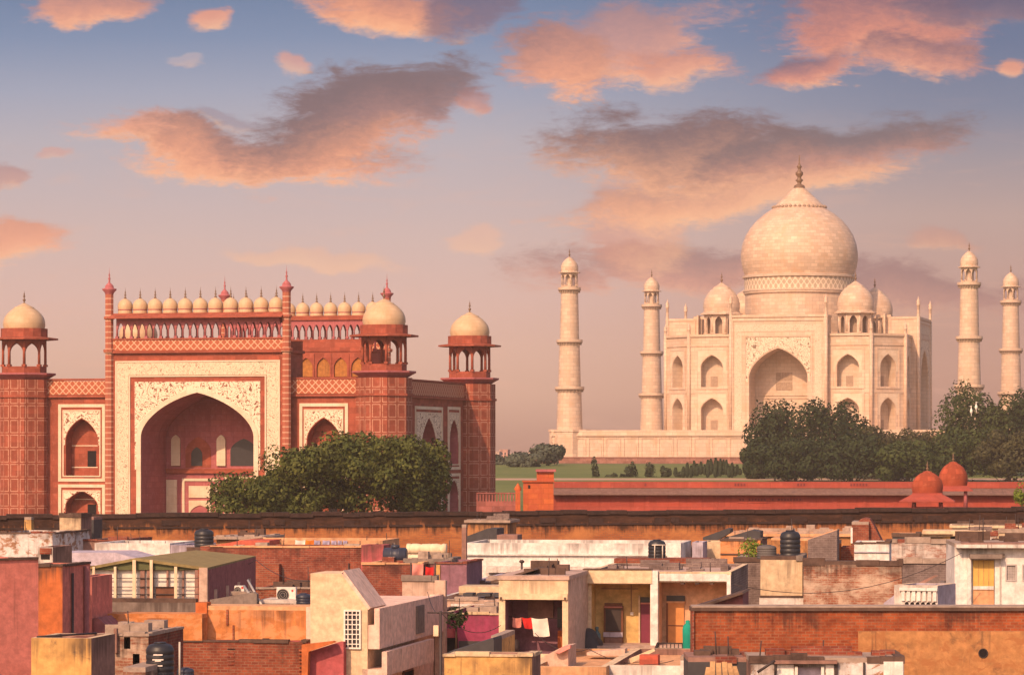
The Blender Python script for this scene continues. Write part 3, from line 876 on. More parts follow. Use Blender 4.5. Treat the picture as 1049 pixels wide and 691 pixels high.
def gateway():
    root = empty('gateway', 'great red sandstone gateway with white marble inlay and rows of little domes', 'gateway', GC, -GT)
    A, B, ZT = 20.0, 17.0, 14.0
    S, SD, MBL = M['sand'], M['sand_shade'], M['gate_marble']
    front = Fr((0, -B, 0), (1, 0, 0)); right = Fr((A, 0, 0), (0, 1, 0)); back = Fr((0, B, 0), (-1, 0, 0)); left = Fr((-A, 0, 0), (0, -1, 0))
    wall = MB(); par = MB(); frm = MB()

    def bay(fr, uc, fw, aw, stages, n=0.0, depth=1.6, top=None, window=True):
        """white framed bay with arched recesses; stages = (frame z0, z1, arch zb, zs, za)"""
        hs = []
        for (f0, f1, zb, zs, za) in stages:
            o = arch(uc, aw, zb, zs, za, 8)
            hs.append(o)
            r = MB(); r.recess(fr, o, depth, n)
            r.build('alcove', SD if fr is right else S, root)  # east side alcoves take the stone tinted as if in shade
            frm.ring(fr, uc - fw / 2, uc + fw / 2, f0, f1, .33, n + .07, n - .03)
            sp = MB()
            hw = fw / 2 - .62
            ol = arch(uc, aw + .16, zs - .5, zs, za + .1, 8)
            sp.shape(fr, [(uc - hw, zs - .5), (uc - hw, f1 - .75), (uc + hw, f1 - .75), (uc + hw, zs - .5)] + list(reversed(ol)), n - .02, n + .05)
            sp.build('spandrel', M['gate_scroll'], root)
            frm.ring(fr, uc - hw - .12, uc + hw + .12, f0 + .5, f1 - .62, .12, n + .09, n - .03)
            if window and za - zb > 4:
                w = MB(); w.fbox(fr, uc + .05, uc + 1.0, zb + 1.0, zb + 2.7, n - depth - .05, n - depth + .06)
                w.build('window', M['dark'], root)
                for zz in (zb + .9, zb + 3.2):
                    frm.fbox(fr, uc - aw / 2 + .05, uc + aw / 2 - .05, zz, zz + .1, n - depth, n - depth + .05)
        frm.build('marble_frame', MBL, root); frm.v.clear(); frm.f.clear(); frm.uv.clear(); frm.mi.clear(); frm.sm.clear()
        return hs
    st2 = [(4.25, 12.45, 4.8, 8.6, 10.9), (-1.0, 3.95, -.9, 1.6, 3.2)]
    for sgn in (-1, 1):
        hs = bay(front, sgn * 13.45, 5.3, 3.6, st2)
        hs = [[(a, max(b, .02)) for a, b in h] for h in hs]
        u0, u1 = sorted((sgn * 9.6, sgn * 17.8))
        wall.holes(front, u0, u1, 0, ZT, hs); wall.build('wall', S, root); wall = MB()
    # right (east) side: central tall arch, two side bays with two arches each
    hs = bay(right, 0, 11.0, 6.4, [(-.2, 12.3, 0.02, 7.2, 11.0)], depth=4.0, window=False)
    for sgn in (-1, 1):
        hs += [[(a, max(b, .02)) for a, b in h] for h in bay(right, sgn * 10.2, 5.2, 3.4, [(5.4, 12.4, 5.9, 9.0, 10.9), (-1, 5.0, -.9, 2.6, 4.2)], window=False)]
    wall.holes(right, -B, B, 0, ZT, hs); wall.build('wall', S, root); wall = MB()
    wall.face([back.p(-A, 0), back.p(A, 0), back.p(A, ZT), back.p(-A, ZT)])
    wall.face([left.p(-B, 0), left.p(B, 0), left.p(B, ZT), left.p(-B, ZT)])
    wall.face([(-A, -B, ZT - .2), (A, -B, ZT - .2), (A, B, ZT - .2), (-A, B, ZT - .2)])
    wall.build('wall', S, root)
    # inlaid parapet
    for fr, h in ((front, A), (right, B), (back, A), (left, B)):
        segs = [(-h, -9.6), (9.6, h)] if fr is front or fr is back else [(-h, h)]
        for a, b in segs:
            par.fbox(fr, a, b, ZT - .55, ZT + .9, -.5, .12, m=0)
            par.fbox(fr, a, b, ZT - .85, ZT - .6, -.3, .3, m=1)
            par.fbox(fr, a, b, ZT + .95, ZT + 1.15, -.55, .2, m=1)
            par.build('parapet', [M['gate_diamond'], S], root); par = MB()

    # tall portal blocks with galleries, front and rear
    dome_src = [None]
    for fr, dz, main in ((front, 0.0, True), (back, 1.0, False)):
        PN = 1.3; PW = 9.7; PZ = 18.0 + dz; BK = -4.5
        pb = MB()
        big = arch(0, 12.5, .02, 8.9, 13.6, 16, .30)
        pb.holes(fr, -PW, PW, 0, PZ, [big] if main else [], n=PN)
        for sgn in (-1, 1):
            q = [fr.p(sgn * PW, 0, PN), fr.p(sgn * PW, 0, BK), fr.p(sgn * PW, PZ, BK), fr.p(sgn * PW, PZ, PN)]
            if sgn < 0: q.reverse()
            pb.face(q)
        pb.face([fr.p(-PW, PZ, PN), fr.p(PW, PZ, PN), fr.p(PW, PZ, BK), fr.p(-PW, PZ, BK)])
        pb.face([fr.p(PW, ZT - 1, BK), fr.p(-PW, ZT - 1, BK), fr.p(-PW, PZ, BK), fr.p(PW, PZ, BK)])
        pb.fbox(fr, -PW - .2, PW + .2, PZ - .25, PZ + .05, BK - .1, PN + .35)
        port = pb.build('portal', S, root)
        if main:
            b = MB(); b.ring(fr, -8.95, 8.95, .05, 16.75, 1.3, PN + .06, PN - .05, bottom=False); b.build('calligraphy_band', M['gate_band'], port)
            b = MB()
            b.ring(fr, -9.12, 9.12, .05, 16.95, .16, PN + .12, PN - .05, bottom=False)
            b.ring(fr, -7.6, 7.6, .05, 15.4, .14, PN + .12, PN - .05, bottom=False)
            ol = arch(0, 12.5, .05, 8.9, 13.6, 16, .30); oo = arch(0, 13.5, .05, 9.0, 14.15, 16, .30)
            b.shape(fr, ol + list(reversed(oo)), PN - .03, PN + .16)
            b.build('arch_frame', MBL, port)
            sp = MB(); ol = arch(0, 13.4, 5.5, 9.0, 14.1, 16, .30)
            sp.shape(fr, [(-6.95, 5.5), (-6.95, 14.75), (6.95, 14.75), (6.95, 5.5)] + list(reversed(ol)), PN - .02, PN + .07)
            sp.build('spandrel', M['gate_scroll'], port)
            # the deep vaulted niche
            D = 7.5
            iw = MB(); iw.recess(fr, big, D, PN, m=0)
            nb = PN - D
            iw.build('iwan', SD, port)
            fx = MB()
            for uc in (-5.1, .05, 5.0):
                fx.shape(fr, arch(uc, 1.0, 5.9, 8.6, 9.2, 6), nb - .02, nb + .25)
            for (a, b2, t_) in ((-4.4, -.35, 4.55), (.35, 4.4, 4.75)):
                fx.ring(fr, a, b2, -.5, t_, .28, nb + .12, nb - .03, bottom=False)
                fx.fbox(fr, a + .75, b2 - .75, 2.5, 3.75, nb - .02, nb + .1)
                uc = (a + b2) / 2
                fx.shape(fr, [(a + .75, .1), (a + .75, 2.2), (b2 - .75, 2.2), (b2 - .75, .1)] + list(reversed(arch(uc, 2.2, .1, .9, 1.7, 6))), nb - .02, nb + .1)
            fx.fbox(fr, -6.2, -5.0, -.5, 4.4, nb - .02, nb + .1); fx.fbox(fr, 5.0, 6.2, -.5, 4.5, nb - .02, nb + .1)
            fx.build('wall_inlay', MBL, port)
            wd = MB()
            wd.shape(fr, arch(2.55, 3.0, 5.9, 7.5, 8.8, 7), nb - .02, nb + .06)
            wd.build('window', M['window_dark'], port)
            wd = MB(); wd.shape(fr, arch(-2.75, 1.25, 5.9, 7.1, 7.9, 7), nb - .02, nb + .09); wd.build('window', M['window_dark'], port)
            bs = MB(); bs.fbox(fr, -6.2, 6.2, 5.1, 5.6, nb - .02, nb + .3)
            bs.shape(fr, arch(-2.6, 2.9, 5.7, 7.5, 9.0, 7), nb - .02, nb + .04)
            bs.build('ledge', S, port)
        else:
            # niches facing the court on the inner wall of the rear block
            inner = Fr(fr.p(0, 0, BK), -fr.u)
            nc = MB()
            for i in range(-4, 5):
                nc.shape(inner, arch(i * 2.05, 1.5, ZT + 1.9, ZT + 3.0, ZT + 4.0, 6), -.02, .08)
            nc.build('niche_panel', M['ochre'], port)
            ns = MB()
            for i in range(-4, 5):
                ol = arch(i * 2.05, 1.56, ZT + 1.7, ZT + 3.0, ZT + 4.05, 6)
                ns.shape(inner, [(i * 2.05 - 1.0, ZT + 1.7), (i * 2.05 - 1.0, ZT + 4.5), (i * 2.05 + 1.0, ZT + 4.5), (i * 2.05 + 1.0, ZT + 1.7)] + list(reversed(ol)), -.02, .3)
            ns.build('niche_frame', S, port)
        # inlaid band, gallery, eave
        gp = MB()
        gp.fbox(fr, -PW, PW, PZ + .05, PZ + 1.15, PN - .35, PN + .05, m=0)
        gp.fbox(fr, -PW - .1, PW + .1, PZ + 1.15, PZ + 1.32, PN - .45, PN + .15, m=1)
        gp.fbox(fr, -PW, PW, PZ + .05, PZ + 1.1, BK, BK + .35, m=1)
        gp.build('gallery_parapet', [M['gate_diamond'], S], port)
        g = MB(); z0, z1 = PZ + 1.3, PZ + 3.45
        nb_ = 11; pw = 2 * (PW - .7) / nb_
        n_in = PN - 2.1
        for i in range(nb_ + 1):
            u = -PW + .7 + i * pw
            for nn in (PN - .15, n_in):
                q0, q1 = fr.p(u, z0 if nn > 0 else PZ, nn), fr.p(u, z1, nn)
                g.tube(q0, q1, .12, .1, 8)
                g.fbox(fr, u - .17, u + .17, z0, z0 + .25, nn - .17, nn + .17)
        for i in range(nb_):
            u = -PW + .7 + i * pw
            for nn in (PN - .15, n_in):
                f2 = Fr(fr.p(0, 0, nn), fr.u)
                arch_screen(g, f2, u + .02, u + pw / 2, z0 + 1.0, z1 - .5, z1, .2, pier=.1, n=4)
                arch_screen(g, f2, u + pw / 2, u + pw - .02, z0 + 1.0, z1 - .5, z1, .2, pier=.1, n=4)
                q = u + pw / 2
                g.tube(fr.p(q, z0, nn), fr.p(q, z1, nn), .08, .08, 6)
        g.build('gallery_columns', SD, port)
        ev = MB()
        p = lambda u, z, n: fr.p(u, z, n)
        ev.fbox(fr, -PW + .2, PW - .2, z1, z1 + .5, n_in - .3, PN)
        for n0, n1 in ((PN, PN + .95),):
            ev.face([p(-PW + .1, z1 + .02, n1), p(PW - .1, z1 + .02, n1), p(PW - .1, z1 + .42, n0), p(-PW + .1, z1 + .42, n0)])
            ev.face([p(-PW + .1, z1 - .08, n1), p(-PW + .1, z1 + .22, n0), p(PW - .1, z1 + .22, n0), p(PW - .1, z1 - .08, n1)])
            ev.face([p(-PW + .1, z1 - .08, n1), p(PW - .1, z1 - .08, n1), p(PW - .1, z1 + .02, n1), p(-PW + .1, z1 + .02, n1)])
            ev.face([p(-PW + .1, z1 - .08, n1), p(-PW + .1, z1 + .02, n1), p(-PW + .1, z1 + .42, n0), p(-PW + .1, z1 + .22, n0)])
            ev.face([p(PW - .1, z1 + .02, n1), p(PW - .1, z1 - .08, n1), p(PW - .1, z1 + .22, n0), p(PW - .1, z1 + .42, n0)])
        ev.build('eave', S, port)
        # the row of eleven small domes
        for i in range(11):
            u = -8.4 + i * 1.68
            q = fr.p(u, z1 + .5, PN - .95)
            if dome_src[0] is None:
                d = MB(); d.lathe([(.76, 0), (.78, .12), (.74, .3), (.74, .34)], 18, m=0); d.lathe([(.74, .34), (.78, .4), (.78, .45)], 18, m=1)
                d.lathe([(.76, .45), (.80, .75), (.76, 1.02), (.62, 1.28), (.42, 1.46), (.18, 1.58), (0, 1.62)], 18, m=0)
                o = d.build('small_dome', [M['gate_dome'], M['sand_shade']], port)
                f = MB(); f.lathe([(.1, 1.55), (.16, 1.7), (.06, 1.8), (.13, 1.98), (.05, 2.1), (.08, 2.25), (.03, 2.4), (0, 2.85)], 8)
                fo = f.build('finial', M['brass'], o)
                dome_src[0] = (o, fo)
            else:
                o = dome_src[0][0].copy(); col.objects.link(o); o.parent = port
                fo = dome_src[0][1].copy(); col.objects.link(fo); fo.parent = o
            o.location = q
        # slim corner shafts with caps
        for sgn in (-1, 1):
            q = fr.p(sgn * (PW + .12), 0, PN)
            gs = MB()
            gs.lathe([(.48, 0), (.46, PZ + 6.0)], 8, (q.x, q.y), smooth=False)
            gs.lathe([(.62, PZ - .2), (.68, PZ), (.68, PZ + .15), (.48, PZ + .2)], 8, (q.x, q.y), smooth=False)
            gs.lathe([(.46, PZ + 3.3), (.62, PZ + 3.4), (.62, PZ + 3.6), (.46, PZ + 3.7)], 8, (q.x, q.y), smooth=False)
            o = gs.build('corner_shaft', M['pilaster'], port)
            gs = MB()
            gs.lathe([(.46, PZ + 6.0), (.5, PZ + 6.15), (.78, PZ + 6.45), (.8, PZ + 6.55), (.5, PZ + 6.62), (.46, PZ + 6.85), (.3, PZ + 7.05), (.12, PZ + 7.2), (.08, PZ + 7.5), (.15, PZ + 7.65), (.05, PZ + 7.8), (.09, PZ + 8.0), (.03, PZ + 8.2), (0, PZ + 8.9)], 10, (q.x, q.y))
            gs.build('lotus_cap', SD, o)

    # corner towers with domed kiosks
    for a in (-1, 1):
        for b in (-1, 1):
            t = MB(); t.prism(ngon(2.95, 8, pi / 8, (a * A, b * B)), 0, 15.05)
            t.prism(ngon(3.1, 8, pi / 8, (a * A, b * B)), ZT - .85, ZT - .6, bot=True, m=1)
            tw = t.build('corner_tower', [M['sand_tower'], S], root)
            kiosk(tw, a * A, b * B, 15.75, 2.3, 16.45, 19.4, 3.6, 2.25, 2.75, 1.4,
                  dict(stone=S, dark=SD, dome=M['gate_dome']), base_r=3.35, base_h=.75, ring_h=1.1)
    # small stair head seen over the left parapet
    sh = MB(); sh.box(-12.2, -10.6, -8, -6, ZT - .2, ZT + 1.9); sh.build('stair_head', SD, root)
gateway()

# ------------------------------------------------------------------ trees and plants
M['leaf_olive'] = leafmat('olive_leaves', (.036, .050, .011), (.058, .074, .016), (.10, .105, .024))
M['leaf_dark'] = leafmat('dark_leaves', (.012, .022, .008), (.020, .034, .011), (.034, .046, .016))
M['leaf_brown'] = leafmat('brownish_leaves', (.028, .030, .013), (.046, .046, .018), (.07, .064, .026))
M['leaf_mid'] = leafmat('mid_green_leaves', (.022, .036, .010), (.036, .054, .014), (.056, .070, .020))
M['leaf_far'] = leafmat('haze_tinted_leaves', (.05, .06, .05), (.06, .075, .055), (.08, .09, .06))  # greyed, paler leaves with distance haze put into the colour
M['leaf_cyp'] = leafmat('cypress_leaves', (.02, .032, .018), (.035, .048, .025), (.05, .06, .03))
M['leaf_bright'] = leafmat('bright_leaves', (.07, .12, .015), (.13, .18, .025), (.2, .24, .04))
M['bark'] = flat('bark', (.07, .045, .03), .95, .1)


def crown_mesh(seed, rx, ry, rz, zc, n, leaf, lobes=9, droop=.0):
    r = random.Random(seed)
    mb = MB()
    cl = []
    for i in range(lobes):
        a = 2 * pi * (i + r.random()) / lobes * 2.4
        e = r.uniform(-.55, 1.0)
        k = r.uniform(.3, .82)
        a_ = r.random(); cl.append((Vector((rx * k * cos(a) * math.sqrt(max(0, 1 - e * e * .6)), ry * k * sin(a) * math.sqrt(max(0, 1 - e * e * .6)), rz * .62 * e)), r.uniform(.34, .58) * (9.0 / lobes) ** .42))
    cl.append((Vector((0, 0, -rz * .1)), .55))
    for i in range(n):
        c, s = r.choice(cl)
        while True:
            v = Vector((r.uniform(-1, 1), r.uniform(-1, 1), r.uniform(-1, 1)))
            if .03 < v.length < 1: break
        v = v.normalized() * (v.length ** .35) * (1 + abs(r.gauss(0, .11)))
        p = c + Vector((v.x * rx * s, v.y * ry * s, v.z * rz * s * 1.05))
        nrm = (v * .9 + Vector((r.gauss(0, .33), r.gauss(0, .33), r.gauss(0, .33)))).normalized()
        t = nrm.orthogonal().normalized()
        t = Matrix.Rotation(r.uniform(0, 6.28), 3, nrm) @ t
        b = nrm.cross(t)
        L = leaf * r.uniform(.6, 1.35)
        p = Vector((p.x, p.y, p.z + zc))
        mb.face([p - t * L * .5, p + b * L * .28, p + t * L * .5, p - b * L * .28], [(0, 0), (1, 0), (1, 1), (0, 1)])
    return mb
def trunk_mesh(seed, h, r0, spread):
    r = random.Random(seed + 99)
    mb = MB()
    p = Vector((0, 0, -.3)); q = Vector((r.uniform(-.2, .2), r.uniform(-.2, .2), h * .45))
    mb.tube(p, q, r0, r0 * .7, 8)
    for i in range(6):
        a = 2 * pi * (i + r.random() * .6) / 6
        e = q + Vector((cos(a) * spread * r.uniform(.35, .7), sin(a) * spread * r.uniform(.35, .7), h * r.uniform(.2, .42)))
        mb.tube(q, e, r0 * .45, r0 * .12, 6)
        e2 = e + Vector((r.uniform(-.5, .5) * spread * .4, r.uniform(-.5, .5) * spread * .4, h * .12))
        mb.tube(e, e2, r0 * .14, r0 * .05, 5)
    return mb
def tree(label, px, yt, d, wpx, leaf, n, mat, seed, lsize=.5, hfac=None, group=None, lobes=9, name='tree', yb=None):
    """tree whose crown spans wpx photo pixels at depth d, crown top at photo row yt, standing on the ground"""
    x = (px - CX) / F * d
    g = gz(d)
    top = ZP(yt, d) - g
    rx = wpx / 2 / F * d
    bot = (ZP(yb, d) - g) if yb else max(top * .12, .3)
    rz = (top - bot) / 2
    root = empty(name, label, 'tree', (x, d, g), 0, group)
    crown_mesh(seed, rx * 1.12, rx * .95, rz * 1.12, bot + rz, n, lsize, lobes).build('crown', mat, root)
    trunk_mesh(seed, top * .8, max(.12, rx * .06), rx).build('trunk', M['bark'], root)
    return root


# the trees standing before the red gateway
GT_ = 'olive trees before the gateway'
tree('olive green tree before the gateway, tallest and widest of its clump', 372, 437, 300, 136, 0, 17000, M['leaf_olive'], 1, .40, lobes=44, yb=545, group=GT_)
tree('olive tree left of the tallest one, before the right edge of the gateway arch', 312, 456, 296, 96, 0, 11000, M['leaf_olive'], 2, .38, lobes=30, yb=545, group=GT_)
tree('lowest olive tree at the left end of the clump before the gateway arch', 258, 484, 293, 84, 0, 8000, M['leaf_olive'], 4, .36, lobes=24, yb=545, group=GT_)
tree('olive green tree at the right end of the clump, before the shaded tower', 428, 450, 304, 66, 0, 9000, M['leaf_olive'], 3, .38, lobes=26, yb=545, group=GT_)
# dark trees in the garden
TR = [
    (792, 414, 560, 68, 'leaf_dark', 'dark tree in front of the main portal arch of the white mausoleum'),
    (852, 410, 552, 84, 'leaf_dark', 'broad dark tree below the right wing of the mausoleum, with the highest knob'),
    (903, 438, 545, 56, 'leaf_brown', 'brownish tree under the right corner of the mausoleum'),
    (940, 440, 560, 56, 'leaf_brown', 'brownish tree beside the right edge of the mausoleum wall'),
    (995, 392, 575, 78, 'leaf_mid', 'tall green tree under the right front minaret, with white birds in it'),
    (1030, 404, 570, 52, 'leaf_mid', 'green tree between the two right minarets'),
    (1062, 398, 565, 70, 'leaf_dark', 'dark tree cut off by the right edge of the photo'),
    (985, 436, 530, 86, 'leaf_mid', 'low green tree behind the two red domes'),
    (1034, 440, 525, 74, 'leaf_brown', 'dusty tree at the right, behind the red wall'),
    (930, 452, 525, 78, 'leaf_mid', 'low green tree left of the two red domes'),
    (872, 444, 528, 74, 'leaf_dark', 'low dark tree behind the middle of the red wall'),
    (815, 448, 530, 70, 'leaf_dark', 'low dark tree in front of the left end of the garden trees'),
    (775, 448, 548, 34, 'leaf_dark', 'small dark tree at the left end of the garden trees, by the cypresses'),
]
for i, (px, yt, d, w_, mt, lab) in enumerate(TR):
    tree(lab, px, yt, d, w_, 0, 8000, M[mt], 20 + i, .6, group='dark garden trees before the mausoleum', lobes=26, yb=500)
tree('dark tree cut off by the left edge of the photo behind the gateway', -14, 392, 400, 44, 0, 3000, M['leaf_dark'], 50, .6, yb=530)
tree('round hazy tree at the left foot of the plinth', 562, 457, 650, 34, 0, 1800, M['leaf_far'], 51, .9, yb=478)
tree('hazy grey tree beside the round one, further left', 537, 464, 640, 36, 0, 1800, M['leaf_far'], 52, .9, yb=482)
tree('hazy grey tree partly hidden by the gateway tower', 508, 468, 660, 22, 0, 1200, M['leaf_far'], 53, .9, yb=484)

def cypress(label, px, yt, d, wpx, seed, group=None, mat='leaf_cyp'):
    x = (px - CX) / F * d; g = gz(d); h = ZP(yt, d) - g; r = random.Random(seed)
    root = empty('cypress_tree', label, 'tree', (x, d, g), 0, group)
    mb = MB(); rw = wpx / 2 / F * d * 1.15
    for i in range(520):
        t = r.random(); a = r.uniform(0, 6.28)
        w = rw * (math.sin(pi * min(1, t * .92 + .1)) ** .7) * r.uniform(.6, 1.1)
        p = Vector((w * cos(a), w * sin(a), .25 + t * (h - .3)))
        n = Vector((cos(a), sin(a), .3 + r.gauss(0, .3))).normalized(); t1 = n.orthogonal().normalized(); b = n.cross(t1)
        L = .3
        mb.face([p - t1 * L, p + b * L * .6, p + t1 * L, p - b * L * .6], [(0, 0), (1, 0), (1, 1), (0, 1)])
    mb.build('crown', M[mat], root)
    tr = MB(); tr.tube((0, 0, -.2), (0, 0, h * .8), .09, .03, 6); tr.build('trunk', M['bark'], root)
GR = 'slim cypresses in rows before the plinth'
for i, (px, yt, w_) in enumerate([(708, 477, 3), (714, 475, 3.5), (728, 470, 4.5), (733, 469, 4), (738, 470, 4), (741, 471, 3), (747, 477, 3.5), (753, 478, 3.5), (722, 476, 3), (700, 478, 3), (692, 479, 3), (758, 480, 3), (704, 474, 3), (711, 472, 3.4), (718, 473, 3), (725, 471, 3.6), (735, 472, 3.6), (744, 471, 3.8), (750, 474, 3.4), (686, 480, 3), (755, 476, 3)]):
    cypress('slim dark cypress in the rows left of the dark garden trees', px, yt, 556 + (i % 3) * 9, w_, 70 + i, GR)
for i, (px, yt, w_, lab) in enumerate([(646, 474, 12, 'bushy dark garden tree at the left end of the row before the plinth'), (664, 474, 11, 'bushy dark garden tree second from the left before the plinth'),
                                      (680, 479, 9, 'small sparse garden tree between the bushy trees and the cypresses'), (697, 484, 9, 'low round garden shrub tree among the cypresses'),
                                      (609, 473, 7, 'small lone dark tree against the foot of the plinth'), (627, 486, 10, 'low dark bush tree on the lawn above the red wall'), (638, 487, 8, 'smallest bush tree on the lawn above the red wall')]):
    tree(lab, px, yt, 560, w_, 0, 420, M['leaf_cyp'], 90 + i, .5, lobes=5, name='garden_tree', yb=494)

def bird(label, px, py, d, flip):
    o = MB(); s = .55
    pr = [(0, -.95), (.16, -.75), (.26, -.4), (.25, 0), (.17, .3), (.08, .55), (.07, .85), (.1, 1.0), (.09, 1.1), (.03, 1.18), (0, 1.2)]
    o.lathe([(a * s * 1.6, b * s * 1.2) for a, b in pr], 10)
    o.tube((.06 * flip, 0, 1.25 * s), (.42 * flip, 0, 1.2 * s), .05, .01, 6)
    o.tube((0, 0, -.9 * s), (0, 0, -1.9 * s), .05, .05, 5)
    q = P(px, py, d)
    tag(o.build('egret', flat('white_feathers', (.8, .76, .7)), loc=q), label, 'bird', 'white birds in the trees')
bird('white egret perched in the tree under the right front minaret, the higher one', 1000, 416, 558, 1)
bird('white egret perched in the tree under the right front minaret, the lower one', 995, 420, 558, -1)

# distant hazy houses beyond the garden, between the gateway tower and the plinth
for i, (px, w_, yt, c, lab) in enumerate([(507, 9, 463, (.5, .38, .33), 'hazy pale house beside the gateway tower on the skyline'), (516, 8, 461, (.55, .33, .28), 'hazy pinkish house on the skyline, tallest of its row'),
                                          (525, 10, 465, (.52, .42, .36), 'low hazy pale house on the skyline above the lawn'), (545, 8, 462, (.5, .4, .35), 'hazy house between the two grey trees on the skyline')]):
    d = 980 + i * 15; g = gz(d); x = (px - CX) / F * d; w2 = w_ / 2 / F * d; h = ZP(yt, d) - g
    r_ = empty('distant_house', lab, 'house', (x, d, g), R(-8))
    mb = MB(); mb.box(-w2, w2, 0, 5, 0, h); mb.build('wall', plaster('hazy_plaster', c), r_)
    mb = MB()
    for k in range(2): mb.box(-w2 * .6 + k * w2 * .8, -w2 * .6 + k * w2 * .8 + w2 * .35, -.05, .1, h * .45, h * .75)
    mb.build('window', M['window_dark'], r_)
    mb = MB(); mb.box(-w2 - .15, w2 + .15, -.15, 5.1, h, h + .25); mb.build('roof', plaster('hazy_roof', c), r_)

# ------------------------------------------------------------------ walls behind the town
def longwall():
    m, t, b = base_mat('old_wall_brick', .95, .1)
    uv = uvs(t)
    bt = t.n('ShaderNodeTexBrick', i_Vector=uv, i_Color1=(.40, .135, .045), i_Color2=(.28, .085, .035), i_Mortar=(.22, .12, .07), i_Scale=1.0)
    bt.inputs['Brick Width'].default_value = .34; bt.inputs['Row Height'].default_value = .13; bt.inputs['Mortar Size'].default_value = .015
    n = t.noise(t.mapping(uv, scl=(.5, 1.2, 1)), .8, 8, .68, .4)
    k = t.mix(t.step(n, .42, .68), bt.outputs[0], (.46, .19, .07))
    # damp black crust that has grown down from the coping
    sp = t.n('ShaderNodeSeparateXYZ'); t.set(sp, 0, uv)
    n2 = t.noise(t.mapping(uv, scl=(1.0, .5, 1)), .9, 7, .7)
    n3 = t.noise(t.mapping(uv, scl=(3.2, .22, 1)), 1.0, 5, .65)
    hgt = t.math('ADD', sp.outputs[1], t.math('MULTIPLY', t.math('SUBTRACT', t.math('ADD', n2, n3), 1.0), 1.9))
    cr = t.step(hgt, 8.25, 9.0)
    k = t.mix(t.math('MULTIPLY', cr, .93), k, t.mix(t.step(n, .4, .7), (.022, .015, .014), (.07, .036, .03)))
    t.set(b, 'Base Color', k); bump(t, b, n, .5, .05)
    crust = plaster('coping_crust', (.055, .032, .028), (.015, .012, .012), .9, scale=1.2)
    root = empty('boundary_wall', 'very long old brick boundary wall with a black crusted top, crossing behind the rooftops', 'wall', (0, 0, 0))
    A, B = Vector((-44, 221, 0)), Vector((52, 240, 0))
    fr = Fr((A + B) / 2, B - A); L = (B - A).length / 2
    def top(u): return 9.86 + .0037 * u
    w = MB(); q = MB(); r = random.Random(3)
    N = 60
    for i in range(N):
        u0, u1 = -L + 2 * L * i / N, -L + 2 * L * (i + 1) / N
        P_ = fr.p
        w.face([P_(u0, 0), P_(u1, 0), P_(u1, top(u1) - .25), P_(u0, top(u0) - .25)], [(u0, 0), (u1, 0), (u1, top(u1) - .25), (u0, top(u0) - .25)])
        w.face([P_(u1, 0, -1), P_(u0, 0, -1), P_(u0, top(u0) - .25, -1), P_(u1, top(u1) - .25, -1)])
        w.face([P_(u0, top(u0) - .25, 0), P_(u1, top(u1) - .25, 0), P_(u1, top(u1) - .25, -1), P_(u0, top(u0) - .25, -1)])
    u = -L
    while u < L - 2:
        s = r.uniform(.7, 2.2); h = top(u) + r.uniform(-.07, .05)
        q.fbox(fr, u, u + s - .02, h - .27, h, -.95, .1 + r.uniform(0, .06))
        if r.random() < .35: q.fbox(fr, u + .1, u + s * .7, h - .85, h - .5, -.2, .07)
        u += s
    w.build('brickwork', m, root)
    q.build('coping', crust, root)
    lg = MB(); u = -L
    while u < L - 3:
        s = r.uniform(1.2, 4)
        lg.fbox(fr, u, u + s * .93, top(u) - 1.02, top(u) - .88, -.1, .09)
        u += s
    lg.build('ledge', crust, root)
longwall()


